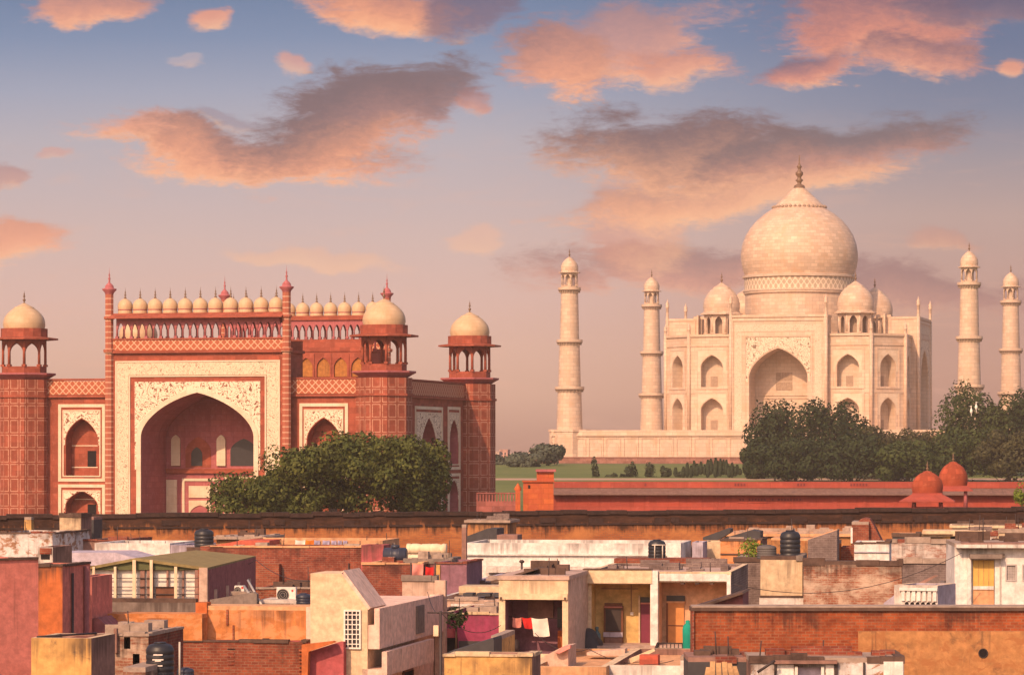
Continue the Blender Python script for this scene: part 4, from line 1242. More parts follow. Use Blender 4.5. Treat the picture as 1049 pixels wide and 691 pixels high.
def fortwall():
    root = empty('fort_wall', 'long low red sandstone wall with a grey ledge behind the dark topped boundary wall', 'wall', (0, 0, 0))
    d0 = 292
    A = Vector(((566 - CX) / F * d0, d0, 0)); B = Vector((56, d0 - 3, 0))
    fr = Fr(A, B - A); L = (B - A).length
    z = lambda y: ZP(y, d0)
    mb = MB(); mb.fbox(fr, 0, L, 5, z(505.5), -1.2, 0); mb.fbox(fr, 0, L, 5, z(517.5), -.1, .35); mb.build('wall', M['sand_red'], root)
    mb = MB(); mb.fbox(fr, .1, L, z(499.5), z(493), -1.3, -.5); mb.build('parapet', M['sand_red'], root)
    mb = MB()
    mb.face([fr.p(0, z(505.6), .8), fr.p(L, z(505.6), .8), fr.p(L, z(499.6), -.6), fr.p(0, z(499.6), -.6)])
    mb.face([fr.p(0, z(506.6), .8), fr.p(L, z(506.6), .8), fr.p(L, z(505.6), .8), fr.p(0, z(505.6), .8)])
    mb.face([fr.p(L, z(506.6), .8), fr.p(0, z(506.6), .8), fr.p(0, z(505), -.2), fr.p(L, z(505), -.2)])
    mb.build('ledge', plaster('weathered_ledge', (.20, .12, .10), (.08, .06, .06)), root)
    ins = MB(); dk = flat('dark_red_inset', (.16, .03, .03))  # dark red for the small slots
    for x0, x1, y0, y1 in ((758, 786, 508.5, 513.5), (788, 826, 509, 513)):
        u0, u1 = ((x - 566) / F * d0 for x in (x0, x1))
        ins.ring(fr, u0 - .25, u1 + .2, z(y1 + 1), z(y0 - 1), .1, .06)
    ins.build('panel_frame', M['sand_red'], root)
    ins = MB()
    for x0, n in ((757, 9), (790, 10), (816, 3), (870, 6), (752, 4), (660, 1)):
        yy = (509.3, 512.2) if x0 in (757, 790) else (494.6, 497.4)
        nn = .03 if x0 in (757, 790) else -.47
        for k in range(n):
            u0 = (x0 + k * 3.1 - 566) / F * d0
            ins.fbox(fr, u0, u0 + .17, z(yy[1]), z(yy[0]), nn - .2, nn)
    ins.build('slot', dk, root)
    pz = MB(); u_ = 3.0; r_ = random.Random(4)
    while u_ < L - 1:
        pz.fbox(fr, u_, u_ + .34, z(517.5) - .02, z(506.8), -.05, .07); u_ += r_.choice((2.6, 2.6, 3.4))
    pz.fbox(fr, .05, L - .05, z(510.2), z(509.4), -.05, .05)
    pz.build('pilasters', M['sand_red'], root)
    # gatehouse block at the left end
    k2 = empty('sentry_block', 'orange red stepped stone block at the left end of the red wall', 'stone block', (0, 0, 0))
    d = 284
    f2 = Fr(P(CX, HY, d) * 1, (1, 0, 0)); f2.o = Vector((0, d, 0))
    X = lambda x: (x - CX) / F * d
    Z = lambda y: ZP(y, d)
    st = sandstone('block_sandstone', (.50, .12, .035), (.38, .08, .035), bw=.9, bh=.45)
    mb = MB(); mb.fbox(f2, X(536), X(567), 5, Z(493), -3.2, 0); mb.fbox(f2, X(535), X(568), Z(493.5), Z(492), -3.3, .15); mb.build('base', st, k2)
    mb = MB(); mb.fbox(f2, X(550), X(567.5), Z(493), Z(483), -2.9, -.6); mb.build('upper_block', st, k2)
    mb = MB(); mb.fbox(f2, X(549), X(569.5), Z(483), Z(480.5), -3.1, -.3); mb.build('cap', M['sand_shade'], k2)
    mb = MB(); mb.fbox(f2, X(528), X(533), 5, Z(502), -.8, .2)
    mb.lathe([(.3, Z(502)), (.32, Z(500)), (.15, Z(497)), (0, Z(494))], 8, (X(530.5), d + .3)); mb.build('post', st, k2)
    w = MB(); w.fbox(f2, X(541), X(543.2), Z(500), Z(496.5), -.1, .03); w.build('slit', M['dark'], k2)
    # low ruined balustrade left of it
    o = MB(); r = random.Random(9)
    d = 300; f3 = Fr((0, d, 0), (1, 0, 0)); X = lambda x: (x - CX) / F * d
    o.fbox(f3, X(488), X(531), 5, ZP(513, d), -.5, 0)
    x = 488
    while x < 530:
        o.fbox(f3, X(x), X(x + 1.6), ZP(513, d) - .02, ZP(505.5 - r.uniform(0, 2), d), -.35, -.05); x += 3.1
    o.fbox(f3, X(488), X(531), ZP(505.4, d), ZP(504.2, d), -.42, .03)
    tag(o.build('balustrade', sandstone('faded_sandstone', (.36, .12, .10))), 'low faded red balustrade between the gateway tower and the stepped block', 'balustrade')
fortwall()


def red_pavilion(label, px, d, rpx, y_apex, y_base, y_eave, eavepx, fin_y):
    s = d / F
    root = empty('domed_pavilion', label, 'pavilion', ((px - CX) * s, d, 0), R(-8), 'red domed pavilions by the red wall')
    z = lambda y: ZP(y, d)
    r = rpx * s; e = eavepx * s
    mb = MB(); a = r * 1.0
    mb.box(-a, a, -a, a, 4, z(519)); mb.build('base', M['sand_red'], root)
    for i in (-1, 1):
        for j in (-1, 1):
            c = MB(); c.tube((i * a * .85, j * a * .85, z(519) - .05), (i * a * .85, j * a * .85, z(y_eave - 1)), .17, .14, 8)
            c.build('column', M['sand_shade'], root)
    mb = MB()
    mb.lathe([(0, z(y_eave)), (a * 1.2, z(y_eave)), (e * 1.414, z(y_eave + .6)), (e * 1.414, z(y_eave - .4)), (a * 1.35, z(y_base + 1.2)), (a * 1.35, z(y_base)), (0, z(y_base))], 4, (0, 0), pi / 4, False)
    mb.build('eave', M['sand_red'], root)
    h = z(y_apex) - z(y_base)
    mb = MB(); mb.lathe([(r * .94, z(y_base)), (r, z(y_base) + h * .2), (r * .99, z(y_base) + h * .38), (r * .9, z(y_base) + h * .56), (r * .72, z(y_base) + h * .74), (r * .48, z(y_base) + h * .87), (r * .3, z(y_base) + h * .93), (r * .26, z(y_base) + h * .97), (r * .12, z(y_base) + h), (0, z(y_base) + h)], 28)
    dm = mb.build('dome', M['sand_dome'], root)
    f = MB(); f.lathe(finial_prof(z(fin_y) - z(y_apex), .13, z(y_apex) - .03), 8); f.build('finial', M['brass'], dm)
red_pavilion('nearer red domed pavilion, the lower of the two, with a broad flaring eave', 950, 268, 16, 482, 504.5, 513, 28, 471)
red_pavilion('further red domed pavilion, the higher of the two, with open columns', 976.5, 280, 14.8, 472.5, 497, 502, 20, 462)

# ------------------------------------------------------------------ rooftop town: materials
def PL(n, c, **k):
    if n not in M: M[n] = plaster(n, c, **k)
    return M[n]
M['brick_red'] = brick('red_brick', (.36, .095, .05), (.20, .048, .03), (.27, .15, .10), damt=.45)
M['brick_dark'] = brick('dark_red_brick', (.33, .08, .045), (.18, .042, .03), (.26, .14, .10), damt=.6)
M['brick_orange'] = brick('orange_brick', (.42, .10, .035), (.24, .052, .022), (.30, .14, .08), damt=.5)
M['brick_peel'] = brick('peeling_brick', (.34, .12, .07), (.25, .085, .05), (.36, .25, .18), patch=(.52, .38, .29), pamt=.55, damt=.4)
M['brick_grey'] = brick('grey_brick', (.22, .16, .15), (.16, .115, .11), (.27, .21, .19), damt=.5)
M['brick_white'] = brick('whitewashed_brick', (.36, .14, .09), (.3, .11, .07), (.4, .3, .25), patch=(.62, .53, .48), pamt=.7, damt=.45)
PL('pink', (.68, .225, .18), amt=.12, streak=.3)
PL('orange', (.58, .22, .075), amt=.3, patch=(.62, .27, .12), pamt=.5, streak=.45)
PL('orange_deep', (.52, .15, .05), amt=.4, streak=.5)
PL('ochre_wall', (.62, .36, .13), amt=.45, streak=.65, patch=(.30, .18, .09), pamt=.15)
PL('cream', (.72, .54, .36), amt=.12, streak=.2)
PL('cream_shade', (.60, .42, .33), amt=.25, streak=.3)  # duller copy of cream, with the shade of side walls put in
PL('cream_lifted', (.80, .55, .45), amt=.2, streak=.35)  # cream lightened to stand in for bounce light on the shaded wing
PL('cream_stained', (.62, .46, .30), amt=.6, streak=.7)
PL('yellow_room', (.68, .46, .20), amt=.15, streak=.15)
PL('peach_room', (.66, .40, .25), amt=.15, streak=.15)
PL('white', (.78, .72, .68), amt=.2, streak=.3)
PL('white_dirty', (.70, .62, .57), amt=.55, streak=.7)
PL('white_peel', (.68, .62, .6), amt=.4, patch=(.32, .17, .1), pamt=.45, streak=.6)
PL('lilac', (.48, .42, .5), amt=.2, streak=.3)
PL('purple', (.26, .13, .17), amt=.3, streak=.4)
PL('magenta', (.34, .06, .13), amt=.3, streak=.4)
PL('crimson', (.46, .11, .12), amt=.35, streak=.4)
PL('peach', (.68, .37, .20), amt=.25, streak=.3)
PL('grey', (.24, .19, .165), amt=.4, streak=.5)
PL('roof_grey', (.38, .29, .24), amt=.5, streak=0)
PL('roof_pink', (.52, .37, .31), amt=.4, streak=0)
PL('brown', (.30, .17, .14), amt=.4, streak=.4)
PL('maroon', (.32, .12, .12), amt=.3, streak=.5)
PL('tan_plaster', (.46, .22, .09), amt=.65, streak=.6, scale=.9, patch=(.36, .15, .06), pamt=.4)
M['coping'] = plaster('dark_coping', (.12, .075, .06), (.03, .02, .02), .6)
M['red_roof'] = plaster('red_painted_roof', (.52, .12, .08), amt=.2, streak=0)
M['green_roof'] = plaster('khaki_sheet_roof', (.27, .21, .095), (.14, .11, .06), .35, streak=0)
M['green_gable'] = flat('green_gable', (.10, .105, .045))
M['tank_black'] = flat('black_tank_plastic', (.022, .022, .028), .45, .4)
M['tank_grey'] = flat('grey_tank_plastic', (.11, .10, .10), .55, .3)
M['tank_blue'] = flat('dark_blue_tank', (.03, .035, .06), .45, .4)
M['metal'] = flat('painted_metal', (.5, .44, .38), .5, .4)
M['iron'] = flat('dark_iron', (.05, .035, .035), .6, .3)
M['wood'] = flat('pale_planks', (.46, .27, .13), .85, .2, var=.35)
M['wood_brown'] = flat('brown_wood', (.17, .065, .035), .6, .3, var=.3)
M['door_purple'] = flat('purple_door_paint', (.19, .03, .07), .5, .3)
M['door_orange'] = flat('orange_door_paint', (.56, .24, .08), .6, .3)
M['door_yellow'] = flat('yellow_door_paint', (.62, .38, .10), .6, .3)
M['white_paint'] = flat('white_paint', (.74, .68, .62), .6, .3)
M['teal'] = flat('teal_cloth', (.015, .27, .20), .9, .1)
M['cloth_white'] = flat('white_cloth', (.76, .68, .62), .95, .1)
M['cloth_red'] = flat('red_cloth', (.55, .03, .03), .95, .1)
M['cloth_pink'] = flat('pink_cloth', (.66, .26, .22), .95, .1)
M['cloth_orange'] = flat('orange_cloth', (.62, .18, .03), .95, .1)
M['cloth_lilac'] = flat('lilac_cloth', (.36, .32, .46), .95, .1)
M['tarp'] = flat('dark_tarpaulin', (.06, .055, .06), .7, .2)
M['fabric_cream'] = flat('cream_tarpaulin', (.72, .55, .38), .8, .2)
M['net'] = flat('jali_screen', (.42, .37, .36), .8)

YAW = -8.0


def cop_m(rr, cop):
    return rr.choice([M['coping'], M['brick_dark'], M['roof_grey'], M['grey']] if cop is None else [M['coping'], cop, cop, M['roof_grey']])


class Blk:
    """a flat roofed building: front face spans photo columns x0..x1 at depth d, parapet top at photo row yt"""
    def __init__(s, name, label, cat, x0, x1, yt, d, dep, front, side=None, roof=None, yaw=YAW, par=.35, pt=.22, zb=0.0, holes=(), group=None, cop=None, over=0.0, rough=True):
        y = R(yaw); s.d = d; s.yaw = y
        xc = (x0 + x1) / 2
        s.X0 = (xc - CX) / F * d
        s.e = empty(name, label, cat, (s.X0, d, zb), y, group)
        s.zb = zb; s.fr = Fr((0, 0, 0), (1, 0, 0))
        s.u0, s.u1 = s.u(x0), s.u(x1)
        s.h = s.z(yt); s.dep = dep
        h, a, b = s.h, s.u0, s.u1
        side = side or front; roof = roof or M['roof_grey']
        w = MB()
        hs = []
        for q in holes:
            hx0, hx1, hy0, hy1 = q[:4]
            hs.append([(s.u(hx0), s.z(hy1)), (s.u(hx1), s.z(hy1)), (s.u(hx1), s.z(hy0)), (s.u(hx0), s.z(hy0))])
        w.holes(s.fr, a, b, 0, h, hs, m=0)
        w.face([(b, 0, 0), (b, dep, 0), (b, dep, h), (b, 0, h)], m=1)
        w.face([(a, dep, 0), (a, 0, 0), (a, 0, h), (a, dep, h)], m=1)
        w.face([(b, dep, 0), (a, dep, 0), (a, dep, h), (b, dep, h)], m=1)
        t = min(pt, (b - a) * .2, dep * .2)
        if par > 0:
            ins = [(a + t, t), (b - t, t), (b - t, dep - t), (a + t, dep - t)]
            out = [(a, 0), (b, 0), (b, dep), (a, dep)]
            for i in range(4):
                j = (i + 1) % 4
                w.face([(*out[i], h), (*out[j], h), (*ins[j], h), (*ins[i], h)], m=2)
                w.face([(*ins[j], h - par), (*ins[i], h - par), (*ins[i], h), (*ins[j], h)], m=1)
            r = MB(); r.face([(*q, h - par) for q in ins])
        else:
            r = MB()
            r.box(a - over, b + over, -over, dep + over, h, h + .16)
        w.uv = [[(p_[0], p_[1] - h) for p_ in f_] for f_ in w.uv]
        w.build('wall', [front, side, cop or side], s.e)
        r.build('roof', roof, s.e)
        rr = random.Random(label)
        wid = b - a
        if wid > 1.2 and rough:
            cpb = MB(); u_ = a - .04
            while u_ < b:
                L_ = min(rr.uniform(.35, 1.5), b + .04 - u_)
                if rr.random() < .86:
                    cpb.box(u_, u_ + L_ * .985, -.03 - rr.uniform(0, .05), min(.3, dep), h + .003 - rr.uniform(.02, .06), h + rr.choice((.03, .05, .07, .12)) * rr.uniform(.6, 1.2) + (.16 if par <= 0 else 0))
                u_ += L_
            v_ = .32
            while v_ < dep - .1:
                L_ = min(rr.uniform(.5, 1.6), dep - v_)
                cpb.box(b - .24, b + .03 + rr.uniform(0, .04), v_, v_ + L_ * .98, h + .003 - .04, h + rr.uniform(.03, .09) + (.16 if par <= 0 else 0))
                v_ += L_
            if cpb.f: cpb.build('coping', cop_m(rr, cop), s.e)
        if wid > 2 and dep > 2 and name not in ('porch_floor', 'step_block', 'water_cistern', 'balcony') and 'bottom edge' not in label:
            rb = MB(); zt = h - par if par > 0 else h + .16
            for _ in range(int(min(26, wid * dep * .35)) + 3):
                x_, y_ = rr.uniform(a + .4, b - .4), rr.uniform(.4, dep - .4)
                q_ = rr.uniform(.08, .3)
                rb.box(x_ - q_ * rr.uniform(.5, 1.8), x_ + q_, y_ - q_, y_ + q_, zt - .01, zt + q_ * rr.uniform(.4, 1.5))
            for _ in range(2):
                y_ = rr.uniform(.5, dep - .5); x_ = rr.uniform(a + .3, b - 1.2)
                rb.box(x_, x_ + rr.uniform(.8, wid * .45), y_, y_ + .14, zt - .01, zt + rr.uniform(.12, .4))
            o_ = rb.build('rubble', rr.choice([M['brick_dark'], M['coping'], M['brick_grey'], M['roof_grey']]), s.e); o_['kind'] = 'stuff'
            for _ in range(rr.choice((1, 2, 3))):
                x_, y_ = rr.uniform(a + .3, b - .3), rr.uniform(.5, dep - .3)
                pb_ = MB(); hh = rr.uniform(.4, 1.0)
                pb_.tube((x_, y_, zt - .05), (x_ + rr.uniform(-.05, .05), y_, zt + hh), .025, .02, 5)
                pb_.build('pipe_stub', M['iron'], s.e)
        for q, hl in zip(holes, hs):
            if len(q) > 4:
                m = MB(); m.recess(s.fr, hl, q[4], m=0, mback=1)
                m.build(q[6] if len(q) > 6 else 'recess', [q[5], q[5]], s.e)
    def u(s, px):
        k = (px - CX) / F
        return (k * s.d - s.X0) / (cos(s.yaw) - k * sin(s.yaw))
    def z(s, py):
        return ZP(py, s.d) - s.zb
    def pt(s, px, py, n=0.0):
        """world point on the front plane, n metres in front of it"""
        return s.e.matrix_basis @ Vector((s.u(px), -n, s.z(py)))
    def part(s, name, mat, x0, x1, y0, y1, n0, n1, parent=None):
        m = MB(); m.fbox(s.fr, s.u(x0), s.u(x1), s.z(y1), s.z(y0), n0, n1)
        return m.build(name, mat, parent or s.e)
    def window(s, x0, x1, y0, y1, n=-.12, cols=0, rows=0, bar=.045, glass=None, frame=None, fw=.06):
        frame = frame or M['white_paint']
        m = MB(); m.ring(s.fr, s.u(x0), s.u(x1), s.z(y1), s.z(y0), fw, n + .06, n - .03)
        a, b, c, d = s.u(x0), s.u(x1), s.z(y1), s.z(y0)
        for i in range(1, cols): m.fbox(s.fr, a + (b - a) * i / cols - bar / 2, a + (b - a) * i / cols + bar / 2, c, d, n, n + .05)
        for i in range(1, rows): m.fbox(s.fr, a, b, c + (d - c) * i / rows - bar / 2, c + (d - c) * i / rows + bar / 2, n, n + .045)
        w = m.build('window', frame, s.e)
        m = MB(); m.fbox(s.fr, a + .01, b - .01, c + .01, d - .01, n - .06, n - .02)
        m.build('pane', glass or M['window_dark'], w)


def slab(name, label, cat, pts, d, thick, mat, group=None, yaw=YAW, back=0.0):
    """solid outline (photo points at depth d) given real thickness away from the camera"""
    xc = sum(p[0] for p in pts) / len(pts)
    X0 = (xc - CX) / F * d; y = R(yaw)
    o = MB(); fr = Fr((0, 0, 0), (1, 0, 0))
    def u(px):
        k = (px - CX) / F
        return (k * d - X0) / (cos(y) - k * sin(y))
    o.shape(fr, [(u(a), ZP(b, d)) for a, b in pts], -thick, 0)
    ob = o.build(name, mat, None, (X0, d, 0), y)
    return tag(ob, label, cat, group)


def water_tank(label, px, y0, y1, d, wpx, mat='tank_black', stand=None):
    """ribbed upright plastic tank; y0 lid, y1 bottom"""
    s = d / F; r = wpx / 2 * s; zb = ZP(y1, d); h = ZP(y0, d) - zb
    root = empty('water_tank', label, 'water tank', ((px - CX) * s, d, zb), 0, 'plastic water tanks on the roofs')
    b = MB(); pr = [(r * .96, 0)]
    for i in range(5):
        z0 = h * (.03 + .16 * i)
        pr += [(r * .96, z0), (r, z0 + h * .02), (r, z0 + h * .12), (r * .96, z0 + h * .14)]
    pr += [(r * .95, h * .84), (r * .8, h * .92), (r * .42, h * .965)]
    b.lathe(pr, 24); b.lathe([(0, 0), (r * .96, 0)], 24)
    b.build('body', M[mat], root)
    l = MB(); l.lathe([(r * .42, h * .96), (r * .44, h * .97), (r * .44, h * .995), (r * .3, h), (0, h)], 18); l.build('lid', M[mat], root)
    return root

# ------------------------------------------------------------------ rooftop town, back row (just in front of the boundary wall)
Blk('parapet_house', 'peeling white parapet at the left edge under the boundary wall', 'house', -14, 54, 546, 190, 8, M['white_peel'], roof=M['roof_grey'], cop=M['coping'])
b = Blk('rooftop_block', 'stained cream rooftop block standing tallest at the left, before the boundary wall', 'rooftop block', 61, 83, 529, 200, 2.4, M['cream_stained'], side=M['brown'], par=0, roof=M['cream_stained'])
b.part('step', M['cream_stained'], 57, 72, 546, 575, 0, .5)
b.part('pipe', M['iron'], 70, 71, 552, 564, .02, .1)
b.part('band', M['coping'], 60.5, 84, 553.5, 555, 0, .12)
Blk('pillar', 'small ochre pillar against the black top of the boundary wall', 'pillar', 25, 32, 532, 206, .6, M['ochre_wall'], par=0)
Blk('rooftop_block', 'small dark box shed beside the stained cream rooftop block', 'shed', 85, 96, 532, 204, 2, M['tarp'], par=0, roof=M['brown'])
Blk('low_house', 'dark eaved low roof behind the bright white parapet at the left', 'house', 84, 130, 553, 196, 6, M['brown'], roof=M['roof_grey'], par=.2)
Blk('parapet_house', 'bright white plain parapet left of the upright black tank', 'house', 97, 174, 556, 186, 6, M['white'], rough=False, roof=M['white'], par=.5)
Blk('parapet_house', 'lilac low parapet between the bright white one and the upright black tank', 'house', 174.5, 200, 558, 184, 5, M['lilac'], rough=False, roof=M['lilac'], par=.3)
water_tank('upright black tank behind the khaki shed roof at the left', 209, 541, 564, 181, 20, 'tank_black')
Blk('tank_stand_house', 'brown tank platform under the upright black tank at the left', 'house', 192, 226, 564, 180, 4, M['brown'], par=0)
Blk('low_house', 'brown small house with a thin roof slab right of the left black tank', 'house', 222, 268, 552, 200, 5, M['tan_plaster'], par=0, over=.3)
# peach parapet with washing and the dark brick house
bp = Blk('parapet_house', 'long peach parapet with washing hung over it, above the dark brick wall', 'house', 245, 392, 553, 173, 5, M['peach'], rough=False, roof=M['roof_pink'], par=.5)
slab('painted_roof', 'red painted sloping roof sheet beside the upright black tank', 'roof', [(209, 560.5), (222, 558), (246, 553.2), (276, 553.2), (276, 560.5)], 171, 3.0, M['red_roof'])
bk = Blk('brick_house', 'dark brick house wall below the peach parapet with washing', 'house', 205, 372, 559.5, 168, 4, M['brick_dark'], par=.2, cop=M['peach'])
bk.part('plaster_step', M['brick_red'], 205, 288, 577, 640, 0, .5)
bk.part('pipe', M['iron'], 357, 358, 576, 584, .02, .1)

def cloth(label, blk, x0, x1, y0, y1, mat, n=.12, sway=.06, cat='laundry', group=None, name='hanging_cloth', skew=0.0):
    u0, u1, z1, z0 = blk.u(x0), blk.u(x1), blk.z(y0), blk.z(y1)
    m = MB(); K = 6; L = 4
    def p(i, j, off):
        t = i / K; q = j / L
        return blk.fr.p(u0 + (u1 - u0) * t + skew * q, z1 + (z0 - z1) * q - .04 * sin(pi * t), n + sway * sin(5 * t + 2 * q) * (q + .2) + off)
    for off, rev in ((0, False), (-.015, True)):
        for i in range(K):
            for j in range(L):
                q = [p(i, j + 1, off), p(i + 1, j + 1, off), p(i + 1, j, off), p(i, j, off)]
                if rev: q.reverse()
                m.face(q, smooth=True)
    o = m.build(name, mat, None, tuple(blk.e.location), blk.yaw)
    return tag(o, label, cat, group)
G_ = 'washing hung along the peach parapet'
for x0, x1, y1, mt, l in ((303, 313, 559, 'cloth_white', 'white cloth hung over the peach parapet'), (313.5, 322, 558.5, 'cloth_orange', 'orange cloth hung over the peach parapet'),
                          (322.5, 328, 558, 'cloth_lilac', 'lilac cloth next to the orange one on the peach parapet'), (331, 338, 558, 'cloth_lilac', 'first cloth of the lilac row on the peach parapet, widest of the row'),
                          (340, 345, 558, 'cloth_lilac', 'second of the narrow lilac cloths on the peach parapet'), (346.5, 350.5, 558, 'cloth_lilac', 'third of the narrow lilac cloths on the peach parapet'), (352, 356, 558, 'cloth_lilac', 'last lilac cloth at the right end of the washing on the peach parapet')):
    cloth(l, bp, x0, x1, 552.6, y1, M[mt], group=G_)
Blk('rooftop_block', 'mauve pink rooftop wall beside the lying dark tank', 'rooftop block', 370, 393, 558, 166, 2, M['crimson'], par=.2)
Blk('brick_house', 'low red brick house carrying the lying dark tank', 'house', 371, 432, 577, 160, 9, M['brick_dark'], par=.12, cop=M['peach'])

def lying_tank():
    d = 163; s = d / F
    root = empty('lying_tank', 'dark blue tank lying on its side with a small white mark', 'water tank', ((405 - CX) * s, d, ZP(576.5, d)), R(YAW))
    r = 8.0 * s; L = 12 * s
    m = MB()
    pr = [(0, -L), (r * .85, -L), (r, -L + .06), (r, -L * .35), (r * 1.03, -L * .33), (r * 1.03, -L * .25), (r, -L * .22), (r, L * .3), (r * 1.03, L * .32), (r * 1.03, L * .4), (r, L * .42), (r, L - .06), (r * .85, L), (0, L)]
    m.lathe(pr, 20)
    m.v = [Vector((p.z, p.y, r + p.x)) for p in m.v]
    m.build('body', M['tank_blue'], root)
    m = MB(); m.box(-L * .5, L * .1, -r - .02, -r + .1, r * .5, r * .85); m.build('mark', M['white_paint'], root)
    m = MB(); m.lathe([(0, 2 * r - .05), (.2, 2 * r - .05), (.22, 2 * r + .12), (0, 2 * r + .14)], 14); m.build('lid', M['tank_blue'], root)
    for k in (-1, 1):
        m = MB(); m.box(k * L * .6 - .08, k * L * .6 + .08, -r * .9, r * .9, -.06, r * .25); m.build('cradle', M['brick_red'], root)
lying_tank()

def roll(label, x0, x1, yc, d, rpx):
    s = d / F
    m = MB(); r = rpx * s; rr = random.Random(int(yc))
    L = (x1 - x0) * s; n = 12
    pr = [(0, 0)]
    for i in range(n + 1):
        q = r * (1 + rr.uniform(-.06, .05)); pr.append((q, L * i / n))
        if i % 3 == 1: pr += [(q * .93, L * i / n + .03), (q * .93, L * i / n + .07), (q, L * i / n + .1)]
    pr.append((0, L))
    m.lathe(pr, 14)
    m.v = [Vector((p.z, p.y, p.x)) for p in m.v]
    o = m.build('rolled_tarpaulin', M['fabric_cream'], None, ((x0 - CX) * s, d, ZP(yc, d)), R(YAW))
    return tag(o, label, 'rolled tarpaulin', 'rolled cream tarpaulins')
roll('cream rolled tarpaulin with a brown gap, the upper of two', 417, 458, 562, 165, 5.6)
roll('thinner cream rolled tarpaulin, the lower of two', 417, 454, 571.5, 164.4, 4.2)
b = Blk('rooftop_block', 'purple shaded rooftop block below the cream rolled tarpaulins', 'rooftop block', 446, 478, 576, 158, 5, M['purple'], side=M['purple'], par=.1)
b.part('ochre_strip', M['ochre_wall'], 446, 451, 578, 600, 0, .08)
Blk('low_house', 'maroon rooftop strip under the rolled tarpaulins, behind the red washing', 'house', 414, 462, 576, 161.5, 3, M['maroon'], par=0)
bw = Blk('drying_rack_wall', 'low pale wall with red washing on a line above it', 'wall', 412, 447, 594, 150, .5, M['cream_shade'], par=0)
for x0, x1, y0, y1, mt, l in ((422, 433, 577, 589, 'cloth_pink', 'large pink red sheet on the line beside the purple block'), (435.5, 443.5, 580, 591, 'cloth_red', 'small bright red shirt on the line beside the purple block')):
    cloth(l, bw, x0, x1, y0, y1, M[mt], n=-.15, sway=.12)
for px, l in ((421, 'thin iron post at the left of the red washing'), (446, 'thin iron post at the right of the red washing')):
    m = MB(); q = P(px, 594, 150.2); m.tube((q.x, q.y, q.z - .5), (q.x, q.y, ZP(576, 150)), .035, .035, 6)
    tag(m.build('washing_post', M['iron']), l, 'post')
Blk('pillar', 'tall brownish post at the left end of the long white parapet', 'pillar', 473, 477.5, 540, 178, .4, M['brown'], par=0)
# long white parapet house
b = Blk('parapet_house', 'long dirty white parapet with a ledge, crossing the middle below the boundary wall', 'house', 477.5, 697, 556, 182, 7, M['white'], rough=False, roof=M['roof_grey'], par=.6, cop=M['white_dirty'])
b.part('ledge', M['white'], 477, 697.5, 567, 568.6, -.02, .18)
b.part('foot_ledge', M['white_dirty'], 500, 690, 580, 586, 0, .7)
b.part('end_pier', M['white'], 684, 698, 555, 582, -.1, .35)
slab('roof_or_shade_slab', 'dark sloping lean-to roof behind the left end of the long white parapet', 'roof', [(478, 556), (478, 549), (499, 541), (509, 541), (509, 556)], 196, 3, M['tarp'])
slab('shed', 'small dark shed with a brown frame above the long white parapet', 'shed', [(509, 556), (509, 547.5), (530, 547.5), (530, 556)], 192, 2, M['brown'])
Blk('low_house', 'brown rooftop house with a pale top left of the dark lean-to roof', 'house', 479, 520, 535, 212, 4, M['tan_plaster'], par=0, over=.2)
def vent_pipe(label, px, y0, y1, d):
    s = d / F; m = MB(); q = P(px, y1, d)
    m.tube((q.x, q.y, q.z - .3), (q.x, q.y, ZP(y0 + 3, d)), .05, .05, 8)
    m.lathe([(0, ZP(y0 + 3.2, d)), (.1, ZP(y0 + 3, d)), (.13, ZP(y0 + 1.5, d)), (.06, ZP(y0, d)), (0, ZP(y0, d))], 10, (q.x, q.y))
    tag(m.build('vent_pipe', M['iron']), label, 'vent pipe')
vent_pipe('dark vent pipe before the left part of the long white parapet', 534.5, 573, 586, 150)
vent_pipe('small dark vent stub before the right part of the long white parapet', 643, 572, 577, 152)
# terraces between the crimson wall and the porch house
Blk('terrace_house', 'lilac grey flat terrace below the long white parapet', 'house', 474, 545, 597, 162, 13, M['lilac'], roof=M['lilac'], par=.12)
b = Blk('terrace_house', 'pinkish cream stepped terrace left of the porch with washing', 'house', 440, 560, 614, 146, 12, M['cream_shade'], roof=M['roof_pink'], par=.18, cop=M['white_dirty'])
b.part('step', M['cream_stained'], 452, 520, 605, 614, -7, -5)
b.part('step', M['white_dirty'], 463, 540, 618, 621, 0, .3)
b.part('pipe', M['iron'], 458, 505, 610.6, 611.4, -3.1, -3)
for k, (x0, w_) in enumerate(((470, 10), (484, 14), (500, 8))):
    b.part('junk', M['tarp'], x0, x0 + w_, 608.5, 611.5, -2.2, -1.2)

# right half of the back row
Blk('low_house', 'orange lean-to house with a black sloping roof right of the long white parapet', 'house', 738, 779, 553, 186, 6, M['orange'], side=M['brown'], par=.15, cop=M['coping']).part('band', M['coping'], 738, 775, 566.5, 568, 0, .06)  # black slope on top is a slab coloured as shade
slab('roof_or_shade_slab', 'black slab as shaded parapet side above the pale end block, left of the orange lean-to', 'roof', [(720, 553), (720, 550), (744.5, 541), (748, 541.5), (748, 545), (735, 553)], 192, 2.5, M['tarp'])  # dark slab standing in for a parapet side in shade
slab('roof_or_shade_slab', 'black slab as shaded parapet side on top of the orange lean-to', 'roof', [(738, 552), (770, 542.5), (779, 544), (779, 552)], 190, 2.5, M['tarp'])  # another parapet side, its shade given as black colour
Blk('low_house', 'long tan house with pale slab roof below the boundary wall, behind the tall black tank', 'house', 742, 872, 549, 196, 7, M['tan_plaster'], roof=M['peach'], par=0, over=.2)
Blk('rooftop_block', 'pale plastered end block left of the orange lean-to', 'rooftop block', 720, 738, 554.5, 187.5, 3, M['cream'], par=.1)
Blk('rooftop_block', 'mauve narrow block at the right end of the long white parapet', 'rooftop block', 709, 720, 555, 184, 3, M['lilac'], par=.1)
